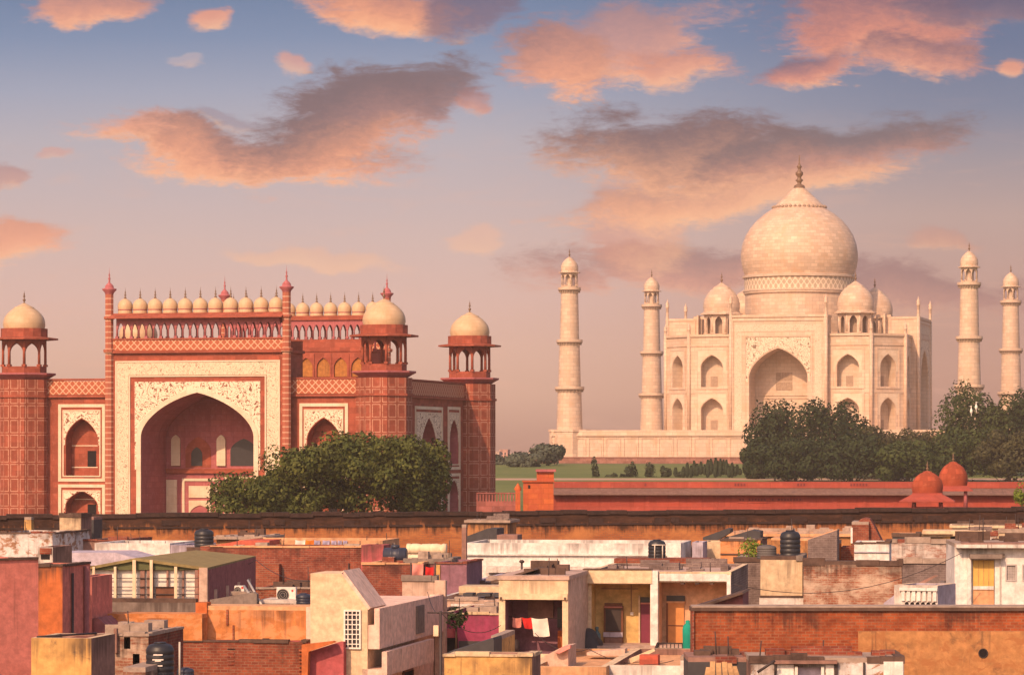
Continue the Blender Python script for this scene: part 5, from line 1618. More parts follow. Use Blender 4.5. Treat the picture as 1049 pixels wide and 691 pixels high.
Blk('low_house', 'dark gap house between the long white parapet and the mauve narrow block', 'house', 696, 711, 560, 188, 4, M['brown'], par=.1)
bl = Blk('brick_ledge', 'long low brown brick ledge on the porch house roof carrying a black tank', 'ledge', 629, 725, 575.5, 148, 2.0, M['brick_orange'], rough=False, roof=M['brick_dark'], par=0, zb=6.0)
t = water_tank('squat black tank with a pale pipe frame on the brick ledge', 673, 552, 574, 149, 18, 'tank_black')
m = MB()
for a, b_ in (((-.2, 0, .1), (-.2, 0, .72)), ((.15, 0, .1), (.15, 0, .72)), ((-.33, 0, .72), (.3, 0, .72))):
    m.tube(Vector(a) + Vector((.08, -.47, 0)), Vector(b_) + Vector((.08, -.47, 0)), .03, .03, 6)
m.build('pipe_frame', M['metal'], t)
m = MB(); m.box(-.62, .62, -.5, .5, -.1, 0); m.build('stand', M['brick_dark'], t)

# cream block with the two tanks, brick walls
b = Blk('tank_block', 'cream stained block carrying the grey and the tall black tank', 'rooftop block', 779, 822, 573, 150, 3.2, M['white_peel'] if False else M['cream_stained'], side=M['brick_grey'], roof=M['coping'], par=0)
b.part('moulding', M['coping'], 778.5, 822.5, 609.5, 611.5, 0, .15)
b.part('lower_wall', M['white_dirty'], 778, 823, 611.5, 640, 0, .12)
water_tank('low grey tank at the left end of the cream stained block', 785.5, 557.5, 572, 151.5, 20, 'tank_grey')
water_tank('tall black tank on the cream stained block, tallest of the tanks', 809.5, 542.5, 571.5, 151.8, 21, 'tank_black')
sh = empty('shrub', 'small yellow green shrub beside the low grey tank', 'shrub', (*P(770, 575, 155).xy, ZP(576, 155)))
crown_mesh(301, .55, .4, .6, .45, 500, .14, 5).build('foliage', M['leaf_bright'], sh)
st = MB(); st.tube((0, 0, -.5), (0, 0, .4), .04, .03, 6); st.build('stem', M['bark'], sh)
sb = Blk('shrub_ledge', 'grey ledge under the small shrub and the low grey tank', 'ledge', 752, 792, 574.5, 153.5, 4, M['brick_grey'], par=0)
slab('gable_wall', 'dark grey slanted brick gable right of the tall black tank', 'wall', [(827.5, 578), (827.5, 553), (857.5, 543), (857.5, 578)], 158, 2.5, M['brick_grey'])
slab('sloping_roof', 'pale sloping roof edge behind the dark grey slanted gable', 'roof', [(790, 553), (790, 551), (829, 551.5), (857, 542), (858, 543.5), (829, 553.5)], 160.5, 3, M['peach'])
b = Blk('brick_tower', 'small brick stair tower with a rounded dark hood and a white edge', 'rooftop block', 872.5, 890, 537, 186, 3.5, M['brick_red'], side=M['brick_dark'], par=0)
b.part('white_edge', M['white'], 871.5, 873.5, 540, 556, -.1, .06)
m = MB()
a0, a1, zt = b.u(878), b.u(897), b.h
m.shape(b.fr, [(a0, zt + .1), (a0 + .15, zt + .28), (a0 + .4, zt + .36), (a1 - .35, zt + .3), (a1 - .1, zt - .1), (a1 + .45, zt - 1.2), (a1 + .5, zt - 2), (a0 + .3, zt - 2)], -3.3, -.4); m.build('hood', M['brick_dark'], b.e)
Blk('rooftop_block', 'white rooftop block with a grey pipe stain between brick walls', 'rooftop block', 875, 911, 555.5, 160, 4, M['white'], par=.12).part('ledge', M['lilac'], 875, 911, 564.6, 565.6, 0, .08)
Blk('rooftop_block', 'dark brown brick nook left of the white rooftop block', 'rooftop block', 861.5, 875, 560, 161.5, 3, M['brick_dark'], par=.12)
Blk('pillar', 'thin orange pillar at the left of the dark brick nook', 'pillar', 857.5, 861.5, 556, 163, .6, M['orange_deep'], par=0)
Blk('brick_wall', 'weathered red and pale brick wall below the yellow shed', 'wall', 912, 990, 555.5, 172, 1.2, M['brick_white'], par=0, roof=M['brick_dark'])
Blk('brick_wall', 'grey brown brick wall behind the white balustrade', 'wall', 919, 992, 576, 159, 1.0, M['brick_grey'], par=0, roof=M['coping'])
Blk('brick_wall', 'broad brick wall with peeling plaster under the white rooftop block', 'wall', 823, 924, 578, 149, 1.0, M['brick_peel'], par=0, roof=M['coping'])
Blk('low_house', 'pale slab roofed house at the far right below the boundary wall', 'house', 976, 1066, 540.5, 206, 4, M['cream_stained'], roof=M['cream'], par=0, over=.2)
b = Blk('shed', 'yellow shed under a long cream slab at the right', 'shed', 945, 974, 549, 200, 3, M['ochre_wall'], par=0, roof=M['cream'], over=.1)
b.part('roof_slab', M['cream'], 945, 1010, 543, 546.5, -3, .4)
b.part('doorway', M['dark'], 973.5, 979, 549, 556, -1, .05)
Blk('low_house', 'white and brick patched house right of the yellow shed', 'house', 979, 1022, 548, 199, 3, M['white_peel'], par=0)
Blk('low_house', 'cream house with a thick slab at the right edge below the boundary wall', 'house', 1023, 1070, 545, 196, 3, M['cream'], roof=M['cream'], par=0)
Blk('low_house', 'dark tarpaulin lean-to left of the yellow shed', 'shed', 914, 942, 549, 198, 3, M['tarp'], roof=M['peach'], par=0)
m = MB()
sh = empty('shrub', 'bright green shrub at the right edge, above the boundary wall', 'shrub', (*P(1048, 520, 252).xy, ZP(521, 252)))
crown_mesh(302, .75, .5, 1.0, .9, 700, .2, 6).build('foliage', M['leaf_bright'], sh)
st = MB(); st.tube((0, 0, -3), (0, 0, .8), .05, .04, 6); st.build('stem', M['bark'], sh)

# white house with the yellow door
wh = Blk('house', 'white house with a yellow door and jali windows at the right', 'house', 978, 1068, 560, 141, 6, M['white'], rough=False, roof=M['roof_grey'], par=0, yaw=-4,
         holes=((996, 1019, 573, 621, .22, M['white_dirty'], 'door_reveal'), (1030, 1041.5, 577.5, 595, .12, M['grey'], 'window_reveal'), (1047, 1060, 577.5, 595, .12, M['grey'], 'window_reveal')))
wh.part('eave', M['white_dirty'], 979, 1070, 557, 560.5, -1, .55)
wh.part('eave_top_board', M['brown'], 985, 1070, 555.5, 557, -1.2, .3)  # brown strip along the top of the eave
wh.part('lintel', M['grey'], 993, 1026, 567, 571.5, 0, .45)
wh.part('pier', M['white'], 990.5, 994.5, 571.6, 621, 0, .14)
dr = wh.part('door', M['door_yellow'], 997, 1018.4, 573.5, 600, -.2, -.1)
m = MB()
for px in (1002.5, 1007.8, 1013):
    m.fbox(wh.fr, wh.u(px) - .02, wh.u(px) + .02, wh.z(599.5), wh.z(574), -.12, -.085)
m.build('batten', M['ochre_wall'], dr)
wh.part('door_lower', M['peach'], 997, 1018.4, 602.5, 621, -.2, -.1)
wh.part('sill_cloth', M['white'], 997, 1018, 600, 603.5, -.2, -.05)
for x0, x1 in ((1030, 1041.5), (1047, 1060)):
    m = MB(); m.ring(wh.fr, wh.u(x0), wh.u(x1), wh.z(595), wh.z(577.5), .06, .03, -.1)
    a, b_, c, d_ = wh.u(x0), wh.u(x1), wh.z(595), wh.z(577.5)
    for i in range(1, 7): m.fbox(wh.fr, a + (b_ - a) * i / 7 - .018, a + (b_ - a) * i / 7 + .018, c, d_, -.1, -.05)
    for i in range(1, 11): m.fbox(wh.fr, a, b_, c + (d_ - c) * i / 11 - .018, c + (d_ - c) * i / 11 + .018, -.09, -.045)
    m.build('jali_window', M['net'], wh.e)
wh.part('pipe', M['metal'], 1024, 1025, 571, 620, .02, .08)
wh.part('meter_box', M['grey'], 1025, 1029, 566.5, 571, 0, .12)
# white jali balcony
bb = Blk('balcony', 'white slatted balustrade block with a row of dark holes', 'balcony', 916, 960.5, 599, 137, 2.6, M['white_dirty'], rough=False, side=M['lilac'], roof=M['grey'], par=.25, yaw=-24, cop=M['cream'])  # lilac sides stand in for shade on the white
m = MB()
for k in range(7):
    x = 924 + k * 5.4
    m.fbox(bb.fr, bb.u(x), bb.u(x + 3.4), bb.z(615), bb.z(604.5), -.02, .09)
m.fbox(bb.fr, bb.u(922), bb.u(961), bb.z(604.5), bb.z(601.5), -.02, .14)
m.build('slats', M['white'], bb.e)
for k in range(6):
    x = 929 + k * 5.5; m = MB()
    q = bb.fr.p(bb.u(x), bb.z(618.2), 0)
    c = MB(); rr = .085
    pts = [(bb.u(x) + rr * cos(2 * pi * i / 14), bb.z(618.2) + rr * sin(2 * pi * i / 14)) for i in range(14)]
    c.shape(bb.fr, pts, -.05, .012); c.build('drain_hole', M['dark'], bb.e)
slab('stair_wall', 'grey sloping stair wall behind the white slatted balustrade', 'wall', [(905, 622), (905, 618), (921, 606), (921, 622)], 139.5, 1.0, M['lilac'])
slab('stair_wall', 'brown sloping coping rising behind the white slatted balustrade', 'wall', [(934, 600), (957, 589), (961, 589), (940, 601)], 145, .5, M['brown'])
Blk('rooftop_block', 'pale lattice block between the balustrade and the white house', 'rooftop block', 962, 991, 597, 148, 3, M['grey'], par=.15)
for k in range(4):
    pass

# ------------------------------------------------------------------ porch house (middle)
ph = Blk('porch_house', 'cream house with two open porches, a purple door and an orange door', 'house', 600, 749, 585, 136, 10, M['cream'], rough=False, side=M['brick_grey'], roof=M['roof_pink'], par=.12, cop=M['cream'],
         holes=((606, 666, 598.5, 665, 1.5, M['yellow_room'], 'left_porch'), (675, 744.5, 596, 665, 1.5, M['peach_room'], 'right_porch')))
ph.part('fascia', M['cream'], 598, 668.5, 583, 597, -.02, .35)
ph.part('fascia_edge', M['coping'], 598, 668.5, 582.2, 583, -.3, .4)
ph.part('fascia', M['white'], 675.5, 745, 587, 594.5, 0, .12)
ph.part('column', M['white'], 667, 674.5, 584, 668, 0, .3)
ph.part('column', M['white'], 744.8, 748.8, 588, 668, 0, .16)
for k, px in enumerate((697, 712, 727)):
    ph.part('bracket', M['coping'], px, px + 4, 596.2, 598, -.4, .05)
# purple door + transom
d = ph.part('door', M['door_purple'], 652.5, 665, 620, 665, -1.5, -1.4)
ph.part('door_rail', M['cloth_pink'], 652.5, 665, 618.4, 620, -1.5, -1.38, d); ph.part('transom', M['window_dark'], 652.5, 665, 612.8, 618.4, -1.5, -1.42, d)
ph.part('door_frame', M['cream'], 650.8, 652.4, 611, 665, -1.5, -1.3, d)
d = ph.part('door', M['door_orange'], 681, 697.5, 618.6, 665, -1.5, -1.4)
ph.part('transom', M['window_dark'], 679.5, 698.5, 611, 616.8, -1.5, -1.36, d); ph.part('door_rail', M['peach'], 679.5, 698.5, 616.8, 618.6, -1.5, -1.33, d)
ph.part('door_rail', M['wood_brown'], 681, 697.5, 641.4, 642.4, -1.5, -1.37, d)
ph.part('door_frame', M['wood_brown'], 679.4, 680.9, 618.6, 665, -1.5, -1.34, d)
# cupboard, heap
k = empty('cupboard', 'brown glazed cupboard with a pale bottom drawer on the yellow porch', 'cupboard', tuple(ph.pt(625, 665, -1.3)), ph.yaw)
s_ = 136 / F
def kb(n, mt, a, b, c, d_, y0, y1):
    m = MB(); m.box(a * s_, b * s_, y0, y1, c * s_, d_ * s_); return m.build(n, M[mt], k)
kb('body', 'wood_brown', -10, 10, 0, 43, -.1, .15); kb('cornice', 'wood_brown', -9, 9, 43, 46, -.16, .1); kb('top_strip', 'cloth_pink', -9.5, 9.5, 41.5, 42.6, -.13, -.05)
kb('door', 'iron', -8, 8, 17, 40, -.13, -.08); kb('drawer', 'lilac', -10.2, 10, 11, 16, -.2, -.05); kb('lower_door', 'brown', -9, 9, 1, 10, -.13, -.08)
hp = MB()
for a in (0,):
    r = random.Random(5); n = 12; m2 = 6
    def hpt(i, j):
        t = i / n; q = j / m2; w_ = sin(pi * t) ** .6 if 0 < t < 1 else 0
        return Vector((-.62 + 1.25 * t, -.35 * cos(pi * q) * (.4 + w_), (.95 * w_ * sin(pi * q)) * (.75 + .35 * t) + .0))
    for i in range(n):
        for j in range(m2):
            hp.face([hpt(i, j), hpt(i + 1, j), hpt(i + 1, j + 1), hpt(i, j + 1)], smooth=True)
hr = empty('covered_motorbike', 'dark covered motorbike parked on the yellow porch beside the cupboard', 'motorbike', tuple(ph.pt(603, 664.6, .6)), ph.yaw)
hp.build('cover', M['tarp'], hr)
for dx in (-.42, .45):
    w_ = MB(); w_.lathe([(.0, -.05), (.2, -.05), (.24, -.03), (.24, .03), (.2, .05), (0, .05)], 16)
    w_.v = [Vector((p.x + dx, p.z - .2, p.y + .24)) for p in w_.v]; w_.build('wheel', M['iron'], hr)
cn = MB(); s2 = 136 / F
cn.lathe([(0, 0), (.13, 0), (.16, .1), (.15, .42), (.08, .5), (.05, .56), (.07, .62), (.07, .7), (0, .72)], 14)
tag(cn.build('plastic_can', flat('blue_grey_plastic', (.08, .14, .16), .5), None, tuple(ph.pt(611, 660, -.2))), 'blue grey can standing between the covered motorbike and the cupboard', 'can')
ph.part('conduit', M['brown'], 642.5, 643.2, 600, 628, -1.5, -1.46); ph.part('conduit', M['brown'], 612, 650, 604, 604.7, -1.5, -1.46)
ph.part('switch_box', M['white_paint'], 642, 645, 628.5, 631.5, -1.5, -1.42)
# porch floor slab in front
fl = Blk('porch_floor', 'pinkish raised floor slab before the porches', 'floor slab', 592, 712, 665.3, 135.2, 3.0, M['roof_pink'], rough=False, par=0, roof=M['roof_pink'])
# railing and teal cloth
rl = empty('iron_railing', 'dark iron railing in front of the orange door', 'railing', tuple(P(691, 675, 133)), R(YAW))
m = MB(); s3 = 133 / F
for i in range(9): m.tube(((-16 + i * 4) * s3, 0, 0), ((-16 + i * 4) * s3, 0, 16.5 * s3), .022, .022, 6)
m.build('bars', M['iron'], rl)
for zz in (0.5, 11, 16.5):
    m = MB(); m.tube((-17 * s3, 0, zz * s3), (17 * s3, 0, zz * s3), .03, .03, 6); m.build('rail', M['iron'], rl)
m = MB(); m.tube((-17 * s3, 0, 16.5 * s3), (-22 * s3, -1.6, -6 * s3), .06, .06, 6); m.tube((-22 * s3, -1.6, -8 * s3), (-22 * s3, -1.6, 2 * s3), .06, .06, 6); m.build('stair_rail', M['iron'], rl)
m = MB(); m.lathe([(0, 0), (.15, 0), (.2, .12), (.21, .85), (.17, 1.0), (.09, 1.07), (.09, 1.17), (.05, 1.2), (0, 1.2)], 16)
tag(m.build('gas_cylinder', M['teal'], None, tuple(P(704.5, 665.5, 132.6))), 'tall teal cylinder standing behind the iron railing beside the brick wall', 'gas cylinder')
Blk('step_block', 'cream step block under the iron railing', 'step', 676, 712, 675, 132, 2.2, M['cream'], rough=False, par=0, roof=M['cream'])

# porch with the washing
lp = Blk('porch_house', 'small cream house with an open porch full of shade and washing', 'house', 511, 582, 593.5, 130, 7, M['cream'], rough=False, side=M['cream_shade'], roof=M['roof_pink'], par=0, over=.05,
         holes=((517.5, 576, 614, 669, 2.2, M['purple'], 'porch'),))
lp.part('beam', M['cream'], 511.5, 581.5, 607.5, 613.6, 0, .08)
slab('roof_sheet', 'thin dark edged roof sheet jutting left of the small porch house', 'roof', [(502, 595), (545, 582.5), (548, 583.5), (512, 594.5), (503, 596.5)], 131, 3, M['coping'])
for px in (513.5, 579): lp.part('knob', M['coping'], px - .8, px + .8, 611, 613.5, 0, .14)
lp.part('inner_window', M['window_dark'], 564, 577, 624, 645, -2.2, -2.1)
lp.part('inner_shelf', M['brown'], 534, 560, 615, 635, -2.2, -2.0)
lp.part('inner_panel', M['orange_deep'], 565, 577, 648, 668, -2.2, -1.9)
m = MB(); m.tube(lp.fr.p(lp.u(518), lp.z(632.5), -.9), lp.fr.p(lp.u(576), lp.z(634), -.9), .015, .015, 5); m.build('washing_line', M['iron'], lp.e)
cloth('pink towel at the left of the line in the shaded porch', lp, 522, 531, 633, 643, M['cloth_pink'], n=-.86)
cloth('red cloth in the middle of the line in the shaded porch', lp, 531.5, 541, 633, 644, M['cloth_red'], n=-.84, skew=.12)
cloth('white sheet hanging lowest on the line in the shaded porch', lp, 541.5, 558, 633.5, 652, M['cloth_white'], n=-.82, sway=.05, skew=.1)
m = MB(); m.lathe([(0, 0), (.2, 0), (.24, .2), (.2, .42), (.1, .5), (0, .52)], 14)
tag(m.build('water_pot', M['iron'], None, tuple(lp.pt(523.5, 668.5, -.8))), 'round dark pot at the left of the shaded porch floor', 'pot')

# terraces at the bottom middle
b = Blk('terrace_house', 'peach fronted low terrace at the bottom edge, left of the white one', 'house', 544, 621, 682, 121, 11, M['peach'], rough=False, roof=M['peach'], par=.25, cop=M['cream'])
b = Blk('terrace_house', 'white fronted low terrace at the bottom edge, under the red box', 'house', 621.5, 703, 681, 121.6, 10.5, M['white'], rough=False, side=M['brown'], roof=M['peach'], par=.25, cop=M['cream'])
slab('ramp', 'mauve sloping ramp wall at the bottom left of the peach terrace', 'ramp', [(545, 684), (547, 677), (574, 663), (582, 662), (582, 684)], 124, 2.5, M['cream_shade'])
slab('cloth_roll', 'pink and white rolled bedding on the mauve ramp wall', 'bedding', [(568, 668), (575, 662.5), (584, 660.5), (584, 663.5), (573, 669)], 123.6, .5, M['cloth_pink'])
slab('low_wall', 'cream sloping low wall crossing the white fronted terrace', 'wall', [(632, 682), (640, 676), (670, 663.5), (671, 666), (648, 678), (640, 682)], 127, .35, M['cream'])
slab('low_wall', 'brownish low step wall behind the peach terrace', 'wall', [(601, 671), (601, 668), (640, 664), (640, 671)], 129, 1.0, M['cream_shade'])
Blk('red_box', 'flat red painted box on the white fronted terrace', 'box', 655, 674, 675, 125, .8, M['red_roof'], rough=False, par=0, roof=M['red_roof'], zb=ZP(683, 125))
Blk('stained_tank', 'low stained cream concrete tank at the bottom edge, right of the pole', 'tank', 455, 545, 671, 112, 2.2, M['ochre_wall'], side=M['brown'], par=.12, cop=M['cream_stained'])
Blk('rooftop_block', 'ochre wall strip behind the low stained tank, beside the small porch house', 'rooftop block', 503, 512, 655, 122, 4, M['ochre_wall'], par=0)
slab('tarpaulin_roof', 'dark blue tarpaulin lean-to with a pale edge behind the low stained tank', 'roof', [(458, 672), (458, 668), (505, 653), (506, 655), (506, 672)], 118, 2.0, M['tarp'])

# magenta and crimson walls, pole
mg = Blk('house', 'magenta painted house wall left of the small porch house', 'house', 452, 516, 628, 138, 8, M['magenta'], roof=M['roof_pink'], par=.2, cop=M['cream_stained'])
mg.part('doorway', M['dark'], 457, 469, 653, 690, -.1, .05)
mg.part('awning', M['crimson'], 454, 466, 643, 652, 0, .6)
mg.part('blue_dado', M['tarp'], 470, 511, 656, 690, 0, .06)
cr = Blk('house', 'crimson house wall right of the cream house with the slanted stair roof', 'house', 423, 453, 626, 142, 8, M['crimson'], roof=M['roof_pink'], par=.15, cop=M['cream_stained'])
cr.part('window', M['dark'], 440, 446, 660, 668, -.1, .04); cr.part('drain_pipe', M['maroon'], 429, 430.5, 640, 690, .02, .12)
pl = empty('utility_pole', 'dark thin utility pole with a small pale box before the crimson wall', 'pole', tuple(P(451.3, 640, 126)), 0)
pl.location.z = 0
m = MB(); m.tube((0, 0, 0), (0, 0, ZP(625.5, 126)), .07, .055, 8); m.build('shaft', M['iron'], pl)
m = MB(); m.box(-.27, -.08, -.1, .12, ZP(651, 126), ZP(640, 126)); m.build('meter_box', M['fabric_cream'], pl)
m = MB(); m.tube((-.5, 0, ZP(627, 126)), (.45, 0, ZP(627, 126)), .03, .03, 6); m.build('crossarm', M['iron'], pl)
an = empty('dry_plant', 'dark dry potted plant in front of the magenta wall', 'plant', tuple(P(467.5, 665, 133)), 0)
m = MB(); m.tube((0, 0, 0), (0, 0, 1.45), .05, .03, 6); m.build('stem', M['bark'], an)
crown_mesh(303, .42, .35, .4, 1.2, 160, .2, 4).build('foliage', M['leaf_dark'], an)

# ------------------------------------------------------------------ cream house with the slanted stair roof
ch = empty('stair_house', 'cream house with a slanted stair roof and a tall grid window', 'house', (*P(348, 640, 125).xy, 0), R(-10))
CHD = 125
class CH_(Blk):
    def __init__(s):
        s.e = ch; s.d = CHD; s.yaw = R(-10); s.X0 = (348 - CX) / F * CHD; s.zb = 0; s.fr = Fr((0, 0, 0), (1, 0, 0))
c = CH_()
m = MB()
out = [(318, 720), (318, 587), (351, 587), (376.5, 622), (376.5, 720)]
m.shape(c.fr, [(c.u(a), c.z(b)) for a, b in out], -2.6, 0)
m.build('wall', M['cream'], ch)
m = MB()
for i in range(1):
    p0, p1 = (c.u(349.5), c.z(586.4)), (c.u(377.5), c.z(624))
    m.shape(c.fr, [p0, (p0[0] + .1, p0[1] + .1), (p1[0] + .1, p1[1] + .08), p1], -2.7, .08)
m.build('slanted_roof', M['cream_lifted'], ch)
c.window(352.5, 370, 624, 664, n=.03, cols=4, rows=8, bar=.035, frame=M['white_paint'], glass=M['window_dark'])
# shaded wing along the right
wing = MB(); wu = c.u(376.5)
wing.box(wu - 3, wu, 2.6, 13, 0, c.z(625)); wing.build('wing', M['cream_lifted'], ch)
m = MB(); z0, z1 = c.z(664), c.z(622.5)
m.box(wu - .1, wu + .45, .05, 12.5, z0 + .0, z0 + .9); m.box(wu + .25, wu + .45, .05, 12.5, z0 + .9, z1); m.box(wu - .1, wu + .45, 12.3, 12.5, z0 + .9, z1)
m.build('balcony', M['cream_lifted'], ch)
m = MB(); m.box(wu - .2, wu + .75, .0, 9.0, z0 - 1.0, z0 - .75); m.box(wu + .55, wu + .75, .0, 9.0, z0 - .75, z0 - .1); m.build('chajja', M['cream_lifted'], ch)
for (ya, yb_, za, zb_) in ((.5, 3.6, z0 - 3.4, z0 - 1.4), (6.4, 8.2, z0 - 2.9, z0 - 1.3)):
    m = MB(); m.box(wu - .05, wu + .03, ya, yb_, za, zb_); w = m.build('window', M['dark'], ch)
    m = MB(); m.box(wu + .0, wu + .07, ya - .08, ya, za, zb_); m.box(wu, wu + .07, yb_, yb_ + .08, za, zb_); m.box(wu, wu + .07, ya, yb_, zb_, zb_ + .08); m.build('frame', M['wood_brown'], w)
m = MB(); m.box(wu + .44, wu + .52, 6.8, 8.2, z0 + .2, z0 + 1.3); m.build('side_panel', M['grey'], ch)
m = MB(); m.box(wu + .05, wu + .5, 12.6, 12.95, 0, c.z(607)); m.build('end_pillar', M['cream_shade'], ch)

# ------------------------------------------------------------------ orange wall, shed and the left side
ow = Blk('plaster_wall', 'bright orange plastered wall, stepped, left of the cream stair house', 'wall', 102, 207, 632.5, 128, 1.5, M['orange'], rough=False, roof=M['orange'], par=0)
ow.part('ring_stain', M['coping'], 155.2, 156.2, 640, 655, .0, .03)
ow2 = Blk('plaster_wall', 'higher pale orange plastered wall joining the cream stair house', 'wall', 207.2, 319, 624.5, 128.4, 1.6, M['orange'], rough=False, roof=M['peach'], par=0)
ow2.part('stain_pipe', M['brick_red'], 232, 234, 624, 640, 0, .06); ow2.part('stain_pipe', M['brick_red'], 238.5, 240, 640, 656, 0, .06)
ow2.part('pilaster', M['orange_deep'], 201, 212.5, 617, 640, -.6, .1)
ow2.part('vent', M['dark'], 269, 276, 653.2, 655.6, -.2, .04)
Blk('concrete_parapet', 'grey weathered concrete parapet under the shed with the khaki roof', 'parapet', 94, 201, 616.5, 134, .3, M['grey'], rough=False, par=0, roof=M['coping'])
bw = Blk('brick_house', 'dark red brick house below the orange wall at the bottom', 'house', 178, 313, 656.5, 127.4, 1.2, M['brick_red'], side=M['crimson'], par=.1, cop=M['coping'])  # crimson sides stand in for brick in shade
for k in range(7): bw.part('quoin', M['brick_orange'], 306.5, 310.5, 664 + k * 4, 666 + k * 4, 0, .08)
bw.part('putlog_holes', M['dark'], 233, 241, 664, 665, -.1, .01)
for k in range(4): bw.part('putlog_hole', M['brick_dark'], 233, 240, 667.5 + k * 4, 669 + k * 4, -.1, .03)
slab('corner_wall', 'shaded mauve red wall with a slanted orange top beside the brick house', 'wall', [(314, 720), (314, 668), (347, 657), (352, 657), (352, 720)], 124.5, 2, M['crimson'])  # crimson puts the shade of a side face into the colour
slab('corner_wall', 'narrow orange plaster strip at the end of the brick house', 'wall', [(309, 720), (309, 660), (341, 656), (343, 657.5), (316, 667), (314, 720)], 124.0, .4, M['orange_deep'])
# shed
shd = empty('roof_shed', 'open sided shed with a khaki sheet roof and green gable', 'shed', (0, 0, 0), 0)
dF, dB = 140, 157
ef, rf, eb, rb = P(212.5, 581, dF), P(139, 571, dF), P(262, 569, dB), P(201, 563, dB)
el, elb = P(70, 584, dF), P(150, 575, dB)
m = MB(); th = Vector((0, 0, -.12))
for q in ([rf, ef, eb, rb], [el, rf, rb, elb]):
    m.face(q); m.face([p + th for p in reversed(q)])
    for i in range(4): m.face([q[i], q[i] + th, q[(i + 1) % 4] + th, q[(i + 1) % 4]])
m.build('roof', M['green_roof'], shd)
m = MB()
zc = ZP(583.5, dF)
f0 = Fr((0, dF + .15, 0), (1, 0, 0))
m.shape(f0, [(el.x, zc), (rf.x, rf.z - .14), (ef.x, zc)], -.1, 0); m.build('gable', M['green_gable'], shd)
m = MB()
for px, w_, mt in ((118, .05, 0), (137.5, .07, 0), (155, .06, 0), (180, .06, 0), (96, .05, 0)):
    x = (px - CX) / F * dF; m = MB(); m.box(x - w_, x + w_, dF - .05, dF + .08, ZP(618, dF), ZP(573, dF) if 120 < px < 160 else ZP(580, dF)); m.build('post', M['fabric_cream'], shd)
m = MB(); x = (209 - CX) / F * dF; m.box(x - .2, x + .15, dF - .1, dF + .3, ZP(618, dF), ZP(581, dF)); m.build('corner_post', M['cream_shade'], shd)
m = MB(); x0, x1 = (78 - CX) / F * 146, (212 - CX) / F * 146
m.box(x0, x1, dF + .35, dF + .45, ZP(640, dF), ZP(583, dF)); m.build('glazing', M['white_paint'], shd)
m = MB()
for a, b_ in ((143, 147.5), (150, 157), (116, 118), (170, 172), (186, 188)):
    m.box((a - CX) / F * dF, (b_ - CX) / F * dF, dF + .2, dF + .34, ZP(640, dF), ZP(583.5, dF))
m.build('curtain', M['brown'], shd)
m = MB()
for yy in (591.5, 600.5, 608): m.box((96 - CX) / F * dF, (207 - CX) / F * dF, dF + .12, dF + .18, ZP(yy + .7, dF), ZP(yy, dF))
m.build('rails', M['iron'], shd)
m = MB(); m.box((159 - CX) / F * dF, (178 - CX) / F * dF, dF + .19, dF + .33, ZP(640, dF), ZP(601, dF)); m.build('cabinet', M['wood_brown'], shd)
m = MB()
a, b_ = P(213, 600, dF), P(262, 600, dB)
f4 = Fr((a.x, a.y, 0), (b_ - a).xy.to_3d()); L = (b_ - a).xy.length
m.fbox(f4, .4, L, 4, ef.z - .1, -.15, 0); m.build('side_wall', M['maroon'], shd)
m = MB()
for k in range(4): m.fbox(f4, 2 + k * 4, 2.15 + k * 4, 5.5, ef.z - 1.0, -.05, .12)
m.build('side_post', M['cream_shade'], shd)
slab('grey_wall', 'grey sloping concrete wall below the side of the khaki roofed shed', 'wall', [(213, 640), (215, 614), (259, 606), (263, 608), (263, 640)], 136, .4, M['grey'])
def ac(label, px, yc, d, wpx, hpx):
    s = d / F; w_, h = wpx * s, hpx * s
    root = empty('air_conditioner', label, 'air conditioner', tuple(P(px, yc + hpx / 2, d)), R(YAW), 'outdoor air conditioners')
    m = MB(); m.box(-w_ / 2, w_ / 2, 0, .32, 0, h)
    m.build('case', M['white_paint'], root)
    m = MB(); r = h * .4; cx_ = -w_ * .16
    f = Fr((cx_, -.002, h / 2), (1, 0, 0))
    pts = [(r * cos(2 * pi * i / 20), r * sin(2 * pi * i / 20)) for i in range(20)]
    m.shape(f, pts, -.03, .015); g = m.build('fan', M['window_dark'], root)
    m = MB()
    for q in (.35, .65, .95):
        for i in range(20):
            a0, a1 = 2 * pi * i / 20, 2 * pi * (i + 1) / 20
            m.tube(f.p(r * q * cos(a0), r * q * sin(a0), .03), f.p(r * q * cos(a1), r * q * sin(a1), .03), .008, .008, 4)
    m.build('guard', M['metal'], g)
    m = MB(); f5 = Fr((w_ * .33, -.002, h * .78), (1, 0, 0)); m.shape(f5, [(.07 * cos(2 * pi * i / 10) * (1 if i % 2 else .5), .07 * sin(2 * pi * i / 10) * (1 if i % 2 else .5)) for i in range(10)], -.02, .012)
    m.build('badge', M['cloth_red'], root)
    for k in (-1, 1):
        m = MB(); m.box(k * w_ * .35 - .05, k * w_ * .35 + .05, -.02, .34, -.12, 0); m.build('foot', M['iron'], root)
ac('white air conditioner with a red badge on a ledge before the dark brick wall', 293, 609, 152, 20, 16)
b = Blk('rooftop_ledge', 'pale ledge under the air conditioner with the red badge', 'ledge', 266, 304, 617.5, 151, 2.4, M['white_dirty'], rough=False, par=0, roof=M['white_dirty'])
Blk('brick_house', 'red brick house behind the air conditioner with the red badge', 'house', 262, 322, 602, 160, 4, M['brick_red'], par=.05)
water_tank('squat dark blue tank right of the air conditioner with the red badge', 311, 607, 624, 151, 16, 'tank_blue')
Blk('rooftop_ledge', 'dark ledge under the squat dark blue tank', 'ledge', 303.5, 319, 624, 150, 2.2, M['brown'], par=0)
ac('smaller air conditioner in the shade on the side of the khaki roofed shed', 245, 604, 143, 10, 9)
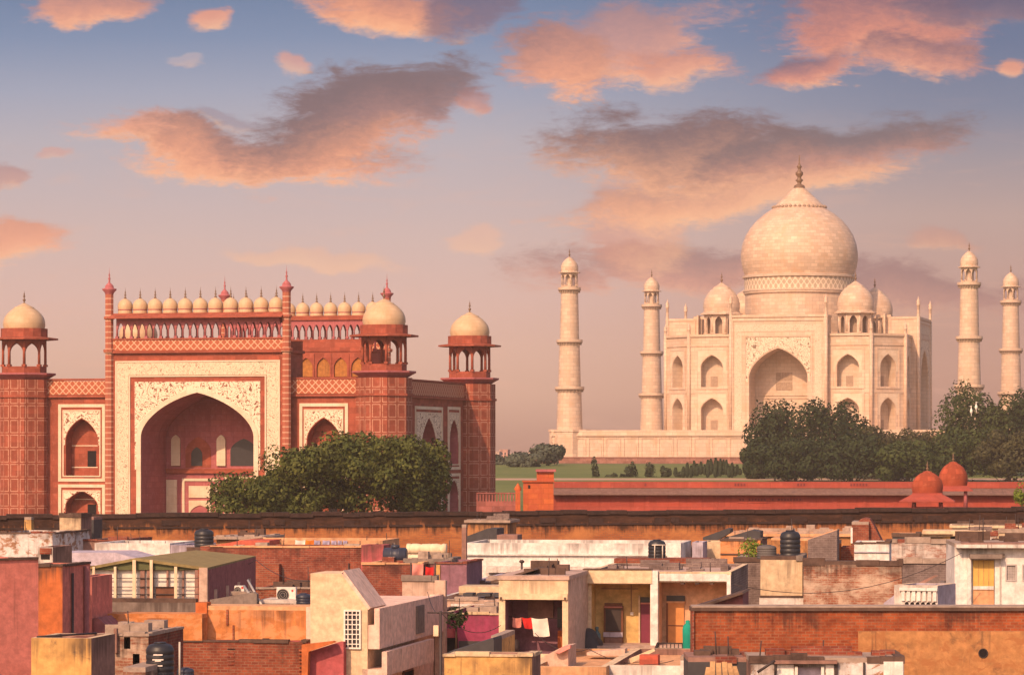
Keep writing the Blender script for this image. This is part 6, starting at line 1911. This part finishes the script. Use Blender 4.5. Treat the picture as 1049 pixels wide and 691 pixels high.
b = Blk('rooftop_ledge', 'shaded ledge holding the smaller air conditioner by the shed', 'ledge', 236, 256, 609.3, 142.6, 1.0, M['maroon'], par=0)
m = MB(); m.tube(P(250, 600, 139), P(266, 624, 135.5), .06, .06, 6); m.tube(P(254, 594, 139), P(269, 621, 135.5), .05, .05, 6)
tag(m.build('iron_ladder', M['metal']), 'slanting pale ladder rails right of the smaller air conditioner', 'ladder')
slab('sheet_roof', 'pale lilac sloping sheet roof left of the green gable', 'roof', [(52, 579), (55, 566), (118, 565.5), (150, 574), (80, 580)], 158, 4, M['lilac'])
# pink building, orange block
b = Blk('house', 'big dull pink house wall filling the left edge', 'house', -170, -98, 573, 108, 5.0, M['pink'], side=M['pink'], roof=M['roof_pink'], par=.12, yaw=-50, cop=M['coping'])
b = Blk('house', 'orange fronted house block beside the dull pink wall at the left', 'house', 20, 64, 579, 121, 3.4, M['orange_deep'], side=M['pink'], roof=M['roof_grey'], par=.1, yaw=-10, cop=M['coping'])  # pink sides stand in for shade on the orange block
m = MB(); m.tube((b.u1 + .09, 2.6, 0), (b.u1 + .09, 2.6, b.h - .1), .1, .1, 8); m.build('drain_pipe', M['maroon'], b.e)
m = MB(); m.tube((b.u1 + .07, 1.0, 0), (b.u1 + .07, 1.0, b.h - .3), .05, .05, 8); m.build('drain_pipe', M['iron'], b.e)
Blk('house', 'mauve red block right of the drain pipes at the left', 'house', 78, 94, 590.5, 126, 3, M['pink'], par=.05)
b = Blk('rooftop_block', 'small white rooftop block with a dark opening above the orange fronted house', 'rooftop block', 39, 54, 560, 140, 3, M['white_dirty'], side=M['brown'], par=.1)
b.part('opening', M['dark'], 42, 51, 567.5, 572.5, -.2, .02); b.part('brick_top', M['brick_red'], 41, 53, 561, 567, 0, .05)
# ochre box
b = Blk('water_cistern', 'yellow ochre stained concrete cistern with a rusty lid at the bottom left', 'cistern', 32, 93.5, 653, 100, 2.6, M['ochre_wall'], rough=False, side=M['brown'], roof=M['roof_pink'], par=.18, yaw=-9, cop=M['cream_stained'])
m = MB(); m.box(b.u(60), b.u(88), .7, 2.0, b.h - .2, b.h - .05); m.build('lid', M['brick_dark'], b.e)
m = MB(); m.tube(b.fr.p(b.u(36), b.h + .02, -.2), b.fr.p(b.u(76), b.h + .02, -2.4), .03, .03, 6); m.build('pipe', M['iron'], b.e)
# brick ruin and bottom tanks
b = Blk('brick_house', 'ruined brick wall with dark holes right of the yellow cistern', 'house', 92, 152, 650, 113, 5, M['brick_peel'], side=M['brick_dark'], par=.05, holes=((127, 133.5, 652, 664, .5, M['dark'], 'hole'), (136, 143, 669, 684, .5, M['dark'], 'hole')))
b.part('beam', M['brown'], 118, 121, 643, 668, 0, .2)
slab('stair_flight', 'dark sloping stair edge above the ruined brick wall', 'stair', [(95, 650), (95, 633), (100, 632), (112, 643), (112, 650)], 126, 2, M['maroon'])
Blk('brick_house', 'ochre and brick ledge at the bottom edge under the ruined wall', 'house', 126, 149, 688, 108, 2.6, M['brick_peel'], par=0)
t = water_tank('big black ribbed tank with worn white marks below the orange wall', 164, 657, 694, 110, 29, 'tank_black')
m = MB()
for zz, w_ in ((.78, .3), (.62, .36), (.58, .2), (.42, .3)):
    m.box(-w_ / 2 - .02, w_ / 2 - .02, -.505, -.40, zz, zz + .035)
m.build('worn_mark', M['cloth_white'], t)
t = water_tank('small dark tank at the bottom edge beside the big black ribbed one', 190, 683, 700, 109.5, 18, 'tank_blue')
m = MB(); m.tube(P(184, 657, 109), P(184, 700, 109), .035, .035, 6); tag(m.build('water_pipe', M['metal']), 'pale upright water pipe right of the big black ribbed tank', 'pipe')

# ------------------------------------------------------------------ brick wall at the bottom right
lw = Blk('brick_wall', 'long red brick wall at the bottom right with an orange plaster patch', 'wall', 709, 1072, 625, 116, 1.2, M['brick_orange'], side=M['brick_dark'], roof=M['roof_grey'], par=.0, rough=False, yaw=0, cop=M['coping'])
lw.part('coping', M['coping'], 708, 1072, 621.8, 625.2, -1.3, .1)
lw.part('plaster_patch', M['tan_plaster'], 879, 1072, 646, 720, 0, .03)
lw.part('corner_pier', M['brick_dark'], 708.4, 711, 625.5, 676, 0, .1)
m = MB(); rr = .155; f = lw.fr; uc, zc = lw.u(1007), lw.z(668.5)
pts = [(uc + rr * cos(2 * pi * i / 18), zc + rr * sin(2 * pi * i / 18)) for i in range(18)]
m.shape(f, pts, -.1, .045); pp = m.build('pipe_hole', M['dark'], lw.e)
m = MB()
for i in range(18):
    a0, a1 = 2 * pi * i / 18, 2 * pi * (i + 1) / 18
    m.tube(f.p(uc + rr * cos(a0), zc + rr * sin(a0), .05), f.p(uc + rr * cos(a1), zc + rr * sin(a1), .05), .02, .02, 5)
m.build('rim', M['iron'], pp)
slab('roof_or_shade_slab', 'dark purple wedge of a lean-to roof at the left end of the long brick wall', 'roof', [(709, 624.5), (709.5, 622.5), (755, 607.5), (761, 607.5), (761, 624.5)], 119, 3, M['maroon'])
slab('roof_edge', 'dark slanted roof edge over the dark purple wedge', 'roof', [(706, 625), (706, 623), (760, 606), (762, 607.5), (712, 624.5)], 118.6, 3.4, M['coping'])
wb = Blk('house', 'whitewashed patchy house with a door frame below the long brick wall', 'house', 769, 926, 678, 110, 3, M['white_peel'], side=M['brown'], roof=M['roof_grey'], par=.0, yaw=0, cop=M['coping'],
         holes=((817, 841, 683, 720, .25, M['lilac'], 'doorway'),))
wb.part('lintel', M['brown'], 793, 857, 675.5, 679, -.2, .25)
for x0, x1 in ((793, 795), (855, 858), (884, 886)): wb.part('post', M['iron'], x0, x1, 678, 720, 0, .08)
for x0, x1 in ((814, 817), (841, 844)): wb.part('jamb', M['white_paint'], x0, x1, 682, 720, 0, .09)
wb.part('white_panel', M['white'], 796, 813, 680, 720, 0, .05); wb.part('white_panel', M['white'], 846, 854, 680, 720, 0, .05); wb.part('white_panel', M['white'], 905, 925, 677, 720, 0, .06)
m = MB(); m.tube(P(776, 688, 109.5), P(794, 676, 109.5), .05, .05, 6)
tag(m.build('bamboo_pole', M['iron']), 'dark slanting bamboo pole leaning left of the whitewashed house', 'pole')
for k, (xb, xt, yt) in enumerate(((722, 726, 683), (730, 730, 677), (737, 736, 678.5), (744, 742, 677.5), (752, 747, 679), (759, 752, 682))):
    s = 108 / F; q = P(xb, 705, 108 + .03 * k); a = P(xt, yt, 108.6 + .03 * k)
    d = (a - q); L = d.length
    m = MB(); w_ = .085
    m.box(-w_, w_, -.015, .015, 0, L)
    o = m.build('plank', M['wood'], None, tuple(q)); o.rotation_euler = d.to_track_quat('Z', 'Y').to_euler()
    tag(o, ['short pale plank leaning farthest left in the plank stack', 'upright pale plank second from the left in the plank stack', 'plank third from the left in the leaning stack', 'plank third from the right in the leaning stack', 'plank second from the right in the leaning stack', 'most slanted plank at the right of the leaning stack'][k], 'plank', 'planks leaning below the brick wall')
Blk('shed', 'dark open shed behind the leaning planks at the bottom', 'shed', 705, 770, 677.5, 112, 3, M['tarp'], roof=M['brown'], par=0, yaw=0)
Blk('house', 'white narrow wall end left of the leaning planks', 'house', 697, 707, 676, 121, 2, M['white'], par=0)

# ------------------------------------------------------------------ cables
def cable(label, pts, sag=.25, r=.014):
    m = MB()
    for A, B in zip(pts, pts[1:]):
        prev = None
        for i in range(13):
            t_ = i / 12; q = A.lerp(B, t_) - Vector((0, 0, sag * 4 * t_ * (1 - t_)))
            if prev is not None: m.tube(prev, q, r, r, 5)
            prev = q
    tag(m.build('cable', M['iron']), label, 'cable', 'sagging cables between the roofs')
cable('cable sagging from the utility pole to the shaded porch house', [P(451.5, 627, 126), P(513, 640, 129.6)], .5)
cable('cable from the utility pole up to the cream stair house balcony', [P(451, 627, 126), P(438, 606, 133)], .3)
cable('cable from the small porch house down across the peach terrace', [P(548, 648, 129), P(603, 664, 127), P(690, 676, 124)], .35)
cable('cable running from the stair house roof to the upright black tank', [P(352, 586, 124.5), P(262, 573, 150), P(219, 560, 178)], .6)
cable('long cable crossing low over the red brick wall from the white house', [P(985, 566, 139), P(752, 598, 134)], .9)

# ------------------------------------------------------------------ haze
hz = MB(); hz.box(-660, 660, -320, 2620, -1, 84)
hm = bpy.data.materials.new('haze_air'); hm.use_nodes = True
t = hm.node_tree; t.nodes.clear()
pv = t.nodes.new('ShaderNodeVolumePrincipled'); pv.inputs['Color'].default_value = (.95, .80, .72, 1); pv.inputs['Density'].default_value = .00016; pv.inputs['Anisotropy'].default_value = 0.0
oo = t.nodes.new('ShaderNodeOutputMaterial'); t.links.new(pv.outputs[0], oo.inputs['Volume'])
hm.cycles.homogeneous_volume = True
struct(hz.build('haze', hm), 'stuff')
